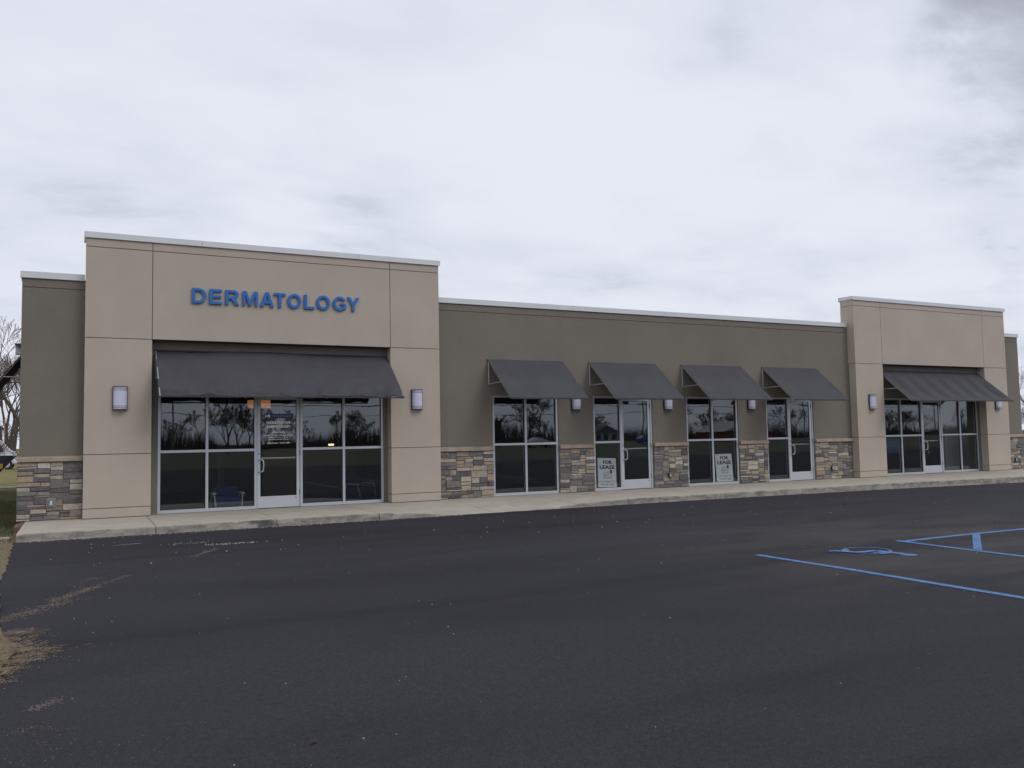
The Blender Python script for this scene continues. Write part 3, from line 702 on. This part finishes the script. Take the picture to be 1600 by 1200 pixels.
# ================================================================== DOOR LETTERING AND LEASE SIGNS
ydl = YA+.014+.0185
mb = MB(); mb.box(3.180, 3.735, ydl-.0012, ydl, 1.748, 1.838); bn = mb.build('door_banner', M_NAVY, dA); bn['label'] = 'navy strip across the upper part of the door glass'
t = text_mesh(['THE TOLEDO CLINIC'], [(3.328,3.710,1.775,1.812)], bold=.012, y=ydl-.0022); t.build('banner_lettering', mat('pale_blue_print', (.30,.36,.62), .6), bn)
t = MB(); t.box(3.205, 3.222, ydl-.0022, ydl-.0016, 1.768, 1.818); t.box(3.228, 3.246, ydl-.0022, ydl-.0016, 1.786, 1.800); t.box(3.252, 3.300, ydl-.0022, ydl-.0016, 1.768, 1.818); t.build('banner_mark', M_WHITEP, bn)
lines = [('FACIAL PLASTICS', 3.232, 3.688, 1.640, 1.690, .05), ('& DERMATOLOGY', 3.236, 3.686, 1.560, 1.610, .05), ('Office Hours', 3.340, 3.580, 1.458, 1.496, .02),
         ('Monday - Thursday 8:30 am to 4:30 pm', 3.188, 3.740, 1.400, 1.428, .02), ('Friday 8:30 am to 1:00 pm', 3.275, 3.648, 1.360, 1.388, .02),
         ('Saturday & Sunday Closed', 3.275, 3.648, 1.320, 1.346, .02), ('Office Number - 419-291-6280', 3.245, 3.680, 1.252, 1.280, .03)]
for s_, a_, b_, c_, d_, bo in lines:
    text_mesh([s_], [(a_,b_,c_,d_)], bold=bo, y=ydl-.001).build('door_lettering', M_WHITEP, dA)

def lease_sign(x0, z0, w, h, y, label, tilt=0):
    o = empty('lease_sign', (x0+w/2, y, z0), label, 'sign', 'for lease signs leaning inside the windows')
    m = MB(); m.box(-w/2, w/2, 0, .006, 0, h); m.build('board', M_PAPER, o)
    k = lambda u0, u1, v0, v1: (-w/2+u0*w, -w/2+u1*w, v0*h, v1*h)
    text_mesh(['FOR','LEASE'], [k(.29,.79,.795,.92), k(.10,.92,.625,.755)], bold=.040, y=-.0012).build('sign_lettering', M_INK, o)
    text_mesh(['LOSS','REALTY','GROUP'], [k(.30,.64,.47,.535), k(.30,.76,.385,.45), k(.30,.74,.295,.365)], bold=.0, y=-.0012).build('sign_lettering', M_GREYINK, o)
    # small seated figure mark beside the logo text
    m = MB(); n_ = 10
    m.prism([(-w/2+.71*w+.035*cos(2*pi*i/n_), .565*h+.022*sin(2*pi*i/n_)*1.1) for i in range(n_)], 'y', -.0012, -.0006)
    m.prism([(-w/2+.67*w, .475*h), (-w/2+.76*w, .475*h), (-w/2+.78*w, .52*h), (-w/2+.72*w, .545*h), (-w/2+.66*w, .52*h)], 'y', -.0012, -.0006); m.build('sign_mark', M_INK, o)
    text_mesh(['Commercial Real Estate Services','for info','419-381-4500'], [k(.10,.90,.195,.222), k(.44,.60,.150,.175), k(.15,.88,.065,.118)], bold=.02, y=-.0012).build('sign_lettering', M_GREYINK, o)
    o.rotation_euler = (radians(-4), tilt, 0); return o
lease_sign(10.853, .075, .520, .690, YG+.058, 'white FOR LEASE sign leaning slightly askew beside the near narrow door', radians(2.3))
lease_sign(14.425, .070, .545, .705, YG+.058, 'white FOR LEASE sign standing straight behind the right pane')

# ================================================================== OUTLETS, SMALL WALL THINGS
def outlet(x, z, label, light=False):
    o = empty('wall_outlet', (x, .222, z), label, 'outlet', 'weatherproof outlets in the stone base')
    if light:
        m = MB(); m.box(-.075, .075, -.018, .02, -.085, .085, .006); m.build('mounting_stone', mat('outlet_stone', (.22,.215,.18), .9, var=.1, vscale=20), o)
    m = MB(); m.box(-.042, .042, -.045, .0, -.062, .062, .008); m.build('cover', M_BOX if light else M_BOXD, o)
    m = MB(); m.box(-.015, .015, -.052, -.045, -.036, .036, .003); m.build('socket_face', mat('socket_white', (.62,.62,.60), .5), o)
outlet(-.438, .300, 'outlet on a pale block in the stone at the left corner', True)
outlet(12.855, .305, 'outlet in the stone between the near narrow door and sign window')
outlet(18.37, .305, 'outlet in the stone beside the far beige front')
outlet(26.46, .306, 'outlet in the stone at the far right edge')
m = MB(); m.prism([(X0-.002, 3.50), (-1.42, 3.53), (-1.43, 3.745), (X0-.002, 3.745)], 'y', 6.95, 7.25)
wf = m.build('wedge_floodlight', mat('pale_housing', (.40,.43,.45), .5), None); tag(wf, 'grey wedge shaped light on the left side wall above the side awning', 'wall light')
m = MB(); m.prism([(X0-.002, 3.40), (-1.10, 3.50), (-1.44, 3.75), (-1.45, 3.775), (X0-.002, 3.775)], 'y', 6.90, 6.945); m.build('hood', M_DARK, wf)

# ================================================================== THINGS SEEN THROUGH THE GLASS
ch = empty('waiting_chair', (2.62, .95, 0), 'blue chair with pale armrest low behind the near window', 'chair')
M_CH = mat('blue_upholstery', (.02,.035,.16), .8, var=.15, vscale=30); M_CHL = mat('pale_frame', (.55,.56,.58), .4)
m = MB(); m.box(-.25,.25,-.05,.42,.05,.22,.04); m.build('seat', M_CH, ch)
m = MB(); m.box(-.25,.25,.43,.52,.06,.40,.03); m.build('backrest', M_CH, ch)
for s_ in (-1,1):
    m = MB(); m.box(s_*.27-.035,s_*.27+.035,-.05,.40,.27,.31,.012); m.build('armrest', M_CHL, ch)
    m = MB(); m.tube([(s_*.27,.0,.27),(s_*.24,-.06,.0)], .016, 8); m.build('leg', M_CHL, ch)
    m = MB(); m.tube([(s_*.27,.36,.27),(s_*.27,.44,.0)], .014, 8); m.build('leg', M_CHL, ch)
dup(ch, (5.9, 2.5, 0), .5, 'dark chair low behind the right pane of the near shop', 'waiting chairs inside the near shop'); ch['group'] = 'waiting chairs inside the near shop'
lp = empty('drum_lamp', (3.58, 3.0, 2.06), 'lit amber drum lamp glowing behind the top of the near door', 'lamp')
m = MB(); m.tube([(0,0,0),(0,0,.17)], .25, 24); m.build('lamp_shade', mat('amber_shade', (.7,.42,.2), .7, emis=((1,.40,.14), .28)), lp, smooth=False)
m = MB(); m.tube([(0,0,.17),(0,0,.68)], .012, 8); m.build('rod', M_DARK, lp)
dl_ = empty('desk_lamp', (5.62, 4.5, 1.12), 'tiny lit desk lamp deep inside behind the near right window', 'lamp')
m = MB(); m.tube([(0,0,.05),(0,0,.10)], .07, 16); m.build('lamp_shade', mat('lamp_yellow', (.8,.7,.4), .6, emis=((1,.85,.45), 1.8)), dl_)
m = MB(); m.tube([(0,0,0),(0,0,.05)], .02, 10); m.build('stem', M_DARK, dl_)
pf = MB(); pf.box(4.50,4.98,3.0,3.02,1.30,1.62); pf = None
m = MB(); m.box(4.42, 4.44, 2.98, 3.5, .0, .01)
ps = MB(); ps.box(20.93, 21.50, .50, .506, .64, 1.06); po = ps.build('window_poster', mat('navy_poster', (.014,.045,.15), .6), None)
tag(po, 'dark blue poster low in the left pane of the far beige shopfront', 'poster')
ps = MB()
for k in range(3):
    ps.tube([(21.02+.40*i/14, .4985, .95-.10*k+.018*sin(i*1.9+k)) for i in range(15)], .0035, 5)
ps.build('poster_lines', mat('poster_line', (.12,.22,.40), .6), po)

# ================================================================== LEFT EDGE THINGS
m = MB(); m.box(-2.1,-.955,-1.40,-1.26,-.150,-.108,.006)
pl = m.build('wooden_plank', mat('weathered_board', (.42,.38,.33), .85, var=.15, vscale=8), None); pl.rotation_euler = (0,0,0)
tag(pl, 'pale wooden plank lying on the dirt beside the sidewalk corner', 'plank')
m = MB(); m.box(-.955,-.835,-.50,.16,-.17,-.02,.012)
tag(m.build('brick', mat('red_brick', (.17,.075,.055), .9, var=.25, vscale=20)), 'reddish brick wedged below the left stone corner', 'brick')
lb = empty('loader_bucket', (-3.3, 14.0, -.14), 'black machine bucket with a yellow band resting on the lawn', 'bucket')
M_BK = mat('worn_black_steel', (.02,.02,.022), .55, var=.3, vscale=5); M_YE = mat('machine_yellow', (.55,.36,.03), .55, var=.1, vscale=6)
m = MB(); prof = [(-.9,1.15),(1.45,1.15),(1.38,1.08),(.45,.02),(-.2,0),(-.9,.25)]
m.prism(prof, 'y', -.03, 0); m.prism(prof, 'y', 1.9, 1.93)
m.add([(-.9,0,.25),(-.9,1.9,.25),(-.9,1.9,1.15),(-.9,0,1.15)], [(0,1,2,3)]); m.add([(-.2,0,.0),(-.2,1.9,0),(-.9,1.9,.25),(-.9,0,.25)], [(0,1,2,3)]); m.add([(.45,0,.02),(.45,1.9,.02),(-.2,1.9,0),(-.2,0,0)], [(0,1,2,3)])
m.tube([(1.41,-.03,1.12),(1.41,1.93,1.12)], .03, 8)
m.build('shell', M_BK, lb)
m = MB(); m.prism([(-.8,.86),(1.18,.92),(1.16,.76),(.98,.76),(.96,.66),(-.8,.66)], 'y', -.034, -.031); m.build('yellow_band', M_YE, lb)
m = MB(); m.tube([(-.9,.9,.9),(-1.6,.9,1.5),(-2.6,.9,1.6),(-3.6,.9,1.2)], .09, 8); m.build('arm', M_YE, lb)
m = MB(); m.tube([(-1.425,8,1.18),(-1.365,8,1.02),(-.99,8.0,-.14)], .018, 8); tag(m.build('marker_rod', M_YE, None), 'thin slanted yellow rod beside the left side wall', 'rod')

# ================================================================== TREES
M_BARK = mat('bare_bark', (.075,.062,.052), .95, var=.25, vscale=4); M_TWIG = mat('bare_twigs', (.105,.080,.072), .95)
def tree_mesh(seed, height, spread=1.0, depth=6, twigr=.012):
    rnd = random.Random(seed); tr = MB(); cr_ = MB()
    def grow(p, d, ln, r, lv):
        pts = [p]; k = 3
        for i in range(k):
            d = (d+Vector((rnd.uniform(-.13,.13),rnd.uniform(-.13,.13),rnd.uniform(-.03,.10)))).normalized(); p = p+d*ln/k; pts.append(p)
        r1 = max(r*.66, twigr*.7)
        (tr if lv <= 1 else cr_).tube(pts, r, 6 if lv < 2 else (4 if lv < 4 else 3), r1, cap=False)
        if lv >= depth: return
        nb = rnd.choice((2,3,3)) if lv < depth-1 else 4
        for b in range(nb):
            ax = d.cross(Vector((rnd.uniform(-1,1),rnd.uniform(-1,1),rnd.uniform(-1,1)))).normalized()
            ang = rnd.uniform(.28,.75)*spread; nd = (Matrix.Rotation(ang, 3, ax) @ d); nd.z += .10
            q = pts[-1] if b < 2 else pts[rnd.randint(1,3)]
            grow(q, nd.normalized(), ln*rnd.uniform(.66,.84), r1*rnd.uniform(.68,.9), lv+1)
    grow(Vector((0,0,-.1)), Vector((0,0,1)), height*.27, height*.022, 0)
    return tr, cr_
TREES = []
M_BARKS = [M_BARK, M_BARK]
def make_tree(seed, h, spread, loc, label, group, depth=6, cat='tree', name='bare_tree', twigr=.012):
    a, b = tree_mesh(seed, h, spread, depth, twigr); o = empty(name, loc, label, cat, group)
    a.build('trunk', M_BARK, o, smooth=True); b.build('crown', M_TWIG, o); return o
GL = 'bare trees behind the lawn on the left'
t0 = make_tree(11, 10.5, 1.0, (-3.0, 41, -.12), 'tall dark bare tree touching the left end of the wall', GL, twigr=.014)
t1 = make_tree(12, 9, 1.1, (-5.6, 52, -.12), 'bare tree partly cut by the left picture edge', GL)
t2 = make_tree(17, 8, 1.2, (0, 60, -.12), 'hidden bare tree', GL, twigr=.016); bpy.data.objects.remove(t2.children[0]); bpy.data.objects.remove(t2.children[0]); bpy.data.objects.remove(t2)
dup(t1, (-5.0, 66, -.12), 2.0, 'farther grey bare tree right of the pale pole', GL, (1.15,)*3)
dup(t0, (-4.2, 49, -.12), 4.0, 'bare tree between the tall dark tree and the thin post', GL, (.8,)*3)
dup(t1, (-6.0, 75, -.12), 5.2, 'small distant bare tree at the far left', GL, (1.25,)*3)
dup(t0, (-7.2, 84, -.12), 1.1, 'hazy bare tree low behind the pale vehicle', GL, (1.2,)*3)
bush0 = make_tree(21, 4.2, 1.5, (-4.6, 46, -.12), 'low reddish bush of bare twigs beside the pale vehicle', GL, depth=5, cat='bush', name='bare_bush', twigr=.02)
bush0.children[1].data.materials[0] = mat('red_twigs', (.12,.06,.055), .95)
dup(bush0, (-3.2, 56, -.12), .8, 'reddish bush of bare twigs below the tall dark tree', GL, (1.3,1.3,1.0))
GR = 'bare trees beyond the right end of the building'
tr0 = dup(t0, (96, 42, -.2), .4, 'larger bare tree beyond the right end of the building', GR, (.95,)*3)
tr1 = dup(t1, (91.5, 40, -.2), 2.6, 'smaller bare tree against the right end of the wall', GR, (.72,.72,.66))
dup(bush0, (89.5, 39, -.2), 0, 'dense low bush beyond the right end of the wall', GR, (1.8,1.8,1.35))
dup(bush0, (94.5, 41, -.2), 2, 'dense low bush under the larger right tree', GR, (1.8,1.8,1.2))
# utility pole far left
def utility_pole(loc, label, group=None, h=8):
    o = empty('utility_pole', loc, label, 'pole', group); m = MB(); m.tube([(0,0,-.2),(0,0,h)], .15, 10, .10); m.build('post', mat('weathered_pole', (.22,.19,.165), .9), o)
    m = MB(); m.box(-1.1,1.1,-.06,.06,h-.75,h-.63); m.build('crossarm', M_BARK, o)
    for x in (-1,-.35,.35,1): m = MB(); m.tube([(x,0,h-.63),(x,0,h-.48)], .04, 6); m.build('insulator', M_BOX, o)
    return o
m = MB(); m.tube([(-3.86,40,-.15),(-3.90,40,2.9)], .028, 8); tag(m.build('thin_post', mat('pale_post_wood', (.32,.25,.21), .9), None), 'thin pale post in front of the bare trees', 'post')

# ================================================================== VEHICLES (far away)
def car(loc, rz, paint, label, group, van=False):
    o = empty('parked_car', loc, label, 'van' if van else 'car', group); mp_ = mat('car_paint', paint, .3, spec=.6)
    if van: side = [(-2.4,.35),(2.35,.35),(2.42,.8),(2.2,1.05),(1.55,1.2),(1.0,1.9),(-2.3,1.95),(-2.42,1.5)]
    else: side = [(-2.2,.35),(2.15,.35),(2.25,.7),(2.1,.88),(1.05,1.0),(.35,1.45),(-1.2,1.5),(-1.9,1.08),(-2.22,.98)]
    bm = bmesh.new(); vsL = [bm.verts.new((x,-.9,z)) for x,z in side]; vsR = [bm.verts.new((x,.9,z)) for x,z in side]; n = len(side)
    bm.faces.new(vsL); bm.faces.new(list(reversed(vsR)))
    for i in range(n): bm.faces.new((vsL[i], vsR[i], vsR[(i+1)%n], vsL[(i+1)%n]))
    for v in bm.verts:
        if v.co.z > 1.15: v.co.y *= .82
    bmesh.ops.recalc_face_normals(bm, faces=bm.faces); bmesh.ops.bevel(bm, geom=list(bm.edges), offset=.07, segments=2, affect='EDGES')
    me = bpy.data.meshes.new('body'); bm.to_mesh(me); bm.free(); new_obj('body', me, mp_, o)
    for s_ in (-1,1):
        w_ = MB(); zz = 1.02 if not van else 1.15; zt = 1.40 if not van else 1.75
        w_.add([(-1.5,s_*.895,zz),(.75,s_*.895,zz),(.30,s_*.775,zt),(-1.1,s_*.775,zt)] if not van else [(.0,s_*.885,zz),(1.25,s_*.885,zz),(.95,s_*.775,zt),(.0,s_*.775,zt)], [(0,1,2,3)])
        w_.build('side_window', M_DARK, o)
        for x in (-1.4,1.4):
            w_ = MB(); w_.tube([(x,s_*.72,.33),(x,s_*.93,.33)], .33, 18); wh = w_.build('wheel', M_RUBBER, o)
            w_ = MB(); w_.tube([(x,s_*.925,.33),(x,s_*.945,.33)], .19, 12); w_.build('rim', M_STEEL, wh)
    return o
car((-5.55,47,-.14), radians(4), (.55,.58,.60), 'pale van mostly cut off at the left picture edge', None, van=True)

# ================================================================== WHAT THE WINDOWS REFLECT, ACROSS THE ROAD
mb = MB(); mb.add([(-260,-112,-.24),(420,-112,-.24),(420,-101,-.24),(-260,-101,-.24)], [(0,1,2,3)]); tag(mb.build('road', mat('old_road', (.12,.12,.12), .9, var=.1, vscale=.5)), kind='structure')
mb = MB()
for x in range(-250, 410, 12): mb.add([(x,-106.6,-.236),(x+3,-106.6,-.236),(x+3,-106.45,-.236),(x,-106.45,-.236)], [(0,1,2,3)])
tag(mb.build('road_marking', mat('yellow_line', (.5,.4,.08), .8)), kind='structure')
GB = 'bare trees across the road, seen reflected in the windows'
rr = random.Random(5)
f0 = make_tree(41, 9.5, 1.15, (20, -118, -.25), 'bare tree across the road, seen only as a reflection', GB, depth=6, twigr=.05)
f1 = make_tree(42, 10.5, 1.0, (69, -108, -.25), 'bare tree across the road, seen only as a reflection', GB, depth=6, twigr=.05)
spots = [(80,-112),(160,-118)]; x = -12.0
while x < 260: spots.append((x, -150-rr.uniform(0,38))); x += rr.uniform(3.2,6.0)
for i, (x, y) in enumerate(spots):
    s_ = rr.uniform(.75,1.1)
    dup((f0,f1)[i % 2], (x, y, -.25), rr.uniform(0,6.28), None, GB, (s_,s_,s_*rr.uniform(.8,1.0)))
mb = MB()
rw = random.Random(9)
for k in range(15000):
    x = rw.uniform(-70, 330); env = 3.0+1.6*sin(x*.13)+1.1*sin(x*.31+1)+.8*sin(x*.77); h = max(.8, env*rw.random()**.55*1.25); y = -192+rw.uniform(-6,6); w = rw.uniform(.05,.17); lx = rw.gauss(0,.35)*h*.5
    mb.add([(x-w,y,-.3),(x+w,y,-.3),(x+lx,y+rw.uniform(-.3,.3),h)], [(0,1,2)])
tag(mb.build('distant_woods', M_TWIG), 'far line of leafless scrub across the road', 'woods', kind='stuff')
def house(x0, x1, y, h, roofh, wallc, roofc, label, flat=False):
    o = empty('house', ((x0+x1)/2, y, -.25), label, 'house', None); w = (x1-x0)/2; d = 5
    m = MB(); m.box(-w, w, -d, d, 0, h); m.build('wall', mat('siding', wallc, .85, var=.08, vscale=1), o)
    if flat: m = MB(); m.box(-w-.2, w+.2, -d-.2, d+.2, h, h+.25); m.build('roof', mat('roofing', roofc, .9), o)
    else: m = MB(); m.prism([(-w-.4,h-.1),(w+.4,h-.1),(0,h+roofh)], 'y', -d-.3, d+.3); m.build('roof', mat('roofing', roofc, .9), o)
    for k in range(3):
        xx = -w*.65+k*w*.65; m = MB(); m.box(xx-.5,xx+.5,d,d+.04,.9,2.0); wn = m.build('window', M_DARK, o)
    m = MB(); m.box(-.45,.45,d,d+.05,0,.8) 
    return o
house(68, 75, -140, 5.0, 0, (.05,.045,.04), (.04,.04,.04), 'dark flat roofed block across the road', True)
house(97, 103, -140, 2.5, 1.3, (.42,.44,.44), (.14,.14,.15), 'pale sided house across the road')
house(134, 149, -142, 2.3, 2.4, (.20,.06,.045), (.48,.50,.48), 'red house with a pale roof across the road')
car((64,-99,-.23), 0, (.7,.72,.72), 'white car on the road, reflected in the plain window', None)
car((88,-103.5,-.23), pi, (.03,.08,.25), 'blue car on the road, reflected in the near narrow door', None)
GP = 'utility poles along the road across from the building'
for i, x in enumerate((-30, 12, 54, 96, 138, 180)):
    utility_pole((x, -116, -.25), 'utility pole across the road, seen only as a reflection', GP, 8.2)
wires = empty('overhead_wires', (0,-116,7.5), 'sagging overhead wires strung along the road', 'wires')
for k, x_ in enumerate((0,.35,.7,1.0)):
    m = MB(); pts = []
    for s0 in range(-30, 180, 42):
        for q in range(8): u = q/8; pts.append((s0+42*u, (k-1.5)*.35, -.05-.25*k*(k > 2)-2.2*4*u*(1-u)*.25-(.8 if k == 3 else 0)))
    m.tube(pts, .035, 4); m.build('wire', M_RUBBER, wires)

# ================================================================== DEBRIS ON THE ASPHALT
def flakes(name, spots_, m, label, cat, seed, flat=True):
    rnd = random.Random(seed); mb = MB()
    for x, y, s in spots_:
        z = asph_z(x, y)+.002; a = rnd.uniform(0, 6.28); n = rnd.randint(4,6); l = s*rnd.uniform(.7,1.6); w = s*rnd.uniform(.5,1.0); hh = s*(.12 if flat else .55)
        ring_ = []
        for i in range(n):
            t_ = 2*pi*i/n; r_ = rnd.uniform(.7,1.1); u, v = cos(t_)*l*r_*.5, sin(t_)*w*r_*.5
            ring_.append((x+u*cos(a)-v*sin(a), y+u*sin(a)+v*cos(a)))
        vs = [(p[0],p[1],z) for p in ring_]+[(x+(p[0]-x)*.6,y+(p[1]-y)*.6,z+hh) for p in ring_]
        mb.add(vs, [tuple(range(n,2*n))]+[(i,(i+1)%n,n+(i+1)%n,n+i) for i in range(n)])
    return tag(mb.build(name, m), label, cat, kind='stuff')
rnd = random.Random(77)
pts = []
for _ in range(360):
    y = rnd.uniform(-15.2,-2.4); x = rnd.uniform(-.4, 16); s = rnd.uniform(.004,.013)*(1+.6*(y < -2.8 and y > -6))
    pts.append((x, y, s))
for _ in range(420):
    x = rnd.uniform(-.7, 6.3); y = -2.18-abs(rnd.gauss(0,.10)); pts.append((x, y, rnd.uniform(.008,.022)))
for _ in range(75):
    x = rnd.gauss(1.85,.24); y = -4.15+rnd.gauss(0,.035)-(x-1.9)*.02; pts.append((x, y, rnd.uniform(.008,.026)))
for _ in range(60): pts.append((rnd.gauss(1.35,.15), rnd.gauss(-3.75,.1), rnd.uniform(.006,.016)))
flakes('gravel', pts, mat('pale_gravel', (.33,.32,.29), .9, var=.3, vscale=3), 'pale grit and pebbles scattered over the asphalt', 'gravel', 1, False)
pts = []
def streak(x0,y0,x1,y1,w,n,s0,s1,pw=1):
    for _ in range(n):
        t_ = rnd.random(); c = .35+.65*abs(sin(t_*9+x0)); pts.append((x0+(x1-x0)*t_+rnd.gauss(0,w)*c, y0+(y1-y0)*t_+rnd.gauss(0,w*1.3)*c, rnd.uniform(s0,s1)))
streak(-.62,-8.40,-.05,-7.60,.080,620,.005,.020); streak(-.22,-7.60,.16,-7.00,.055,560,.005,.018); streak(.14,-7.0,.50,-6.35,.035,170,.005,.016)
streak(.05,-6.5,.3,-6.3,.02,40,.006,.016)
streak(.42,-3.42,.78,-3.36,.022,130,.01,.03); streak(1.25,-5.25,1.65,-4.55,.035,110,.008,.026)
streak(-.22,-11.15,-.08,-11.0,.03,160,.005,.014); streak(-.34,-11.5,-.1,-11.5,.05,70,.004,.012)
streak(-.5,-12,0,-11.8,.12,90,.004,.01); streak(-.1,-12.2,.4,-12.0,.12,60,.004,.009)
flakes('dried_mud', pts, mat('dried_mud', (.17,.128,.098), .95, var=.3, vscale=6), 'brownish dried mud crumbs tracked onto the asphalt at left', 'mud', 2)
# straw over the left edge
mb = MB()
for _ in range(750):
    c_ = rnd.choice(((-.46,-9.15,.10,.16),(-.42,-9.55,.12,.10),(-.33,-9.72,.13,.05),(-.40,-9.95,.12,.10),(-.48,-10.25,.10,.12),(-.62,-9.6,.12,.4),(-.48,-9.0,.14,.05)))
    x = rnd.gauss(c_[0], c_[2]*.85); y = rnd.gauss(c_[1], c_[3]*.8); a = rnd.gauss(.25,.5); l = rnd.uniform(.02,.085); w = rnd.uniform(.0012,.0028); z = max(-.14, asph_z(x,y))+rnd.uniform(.002,.007)
    dx_, dy_ = cos(a)*l/2, sin(a)*l/2; ex, ey = -sin(a)*w, cos(a)*w; dzt = rnd.uniform(-.003,.006)
    mb.add([(x-dx_-ex,y-dy_-ey,z),(x+dx_-ex,y+dy_-ey,z+dzt),(x+dx_+ex,y+dy_+ey,z+dzt),(x-dx_+ex,y-dy_+ey,z)], [(0,1,2,3)])
tag(mb.build('straw', mat('dry_straw', (.25,.185,.11), .85, var=.35, vscale=9)), 'dry straw spilled over the ragged left asphalt edge', 'straw', kind='stuff')
pts = []
for _ in range(4200):
    c_ = rnd.choice(((-.47,-9.12,.13,.045),(-.47,-9.34,.10,.05),(-.44,-9.55,.11,.04),(-.33,-9.72,.12,.035),(-.42,-9.92,.13,.04),(-.47,-10.12,.09,.05),(-.52,-10.4,.08,.06))); pts.append((rnd.gauss(c_[0],c_[2]), rnd.gauss(c_[1],c_[3]), rnd.uniform(.004,.017)))
flakes('dirt', pts, mat('tan_dirt', (.19,.14,.095), .95, var=.35, vscale=6), 'tan dirt crumbs under the straw at the left edge', 'dirt', 3)
# grass blades on the strip left of the building and along the dirt
mb = MB()
for _ in range(15000):
    y = rnd.uniform(-1.9, 9); x = rnd.uniform(-2.3, -.90); 
    if y < -.2 and rnd.random() < .55: continue
    if y > .3 and x > X0-.03: continue
    hgt = rnd.uniform(.025,.07); w = .0035*(1+max(0,y)*.12); lx, ly = rnd.uniform(-.03,.03), rnd.uniform(-.03,.03); z = -.14
    mb.cur = 0 if rnd.random() < .8 else 1
    mb.add([(x-w,y,z),(x+w,y,z),(x+lx,y+ly,z+hgt)], [(0,1,2)])
tag(mb.build('grass', [mat('green_grass', (.075,.088,.032), .9, var=.3, vscale=5), mat('dead_grass', (.20,.17,.08), .9)]), 'short green grass left of the stone corner', 'grass', kind='stuff')
# fallen leaf
m = MB(); m.add([(-.035,0,.004),(-.01,.016,.016),(.02,.014,.010),(.045,0,.018),(.018,-.016,.008),(-.012,-.014,.014)], [(0,1,2,3,4,5)])
lf = m.build('fallen_leaf', mat('brown_leaf', (.03,.017,.014), .8), None); lf.location = (1.002,-12.467,asph_z(1,-12.467)); lf.rotation_euler = (0,0,.6); lf.scale = (.8,.8,.8)
tag(lf, 'curled brown leaf lying alone on the near asphalt', 'leaf')
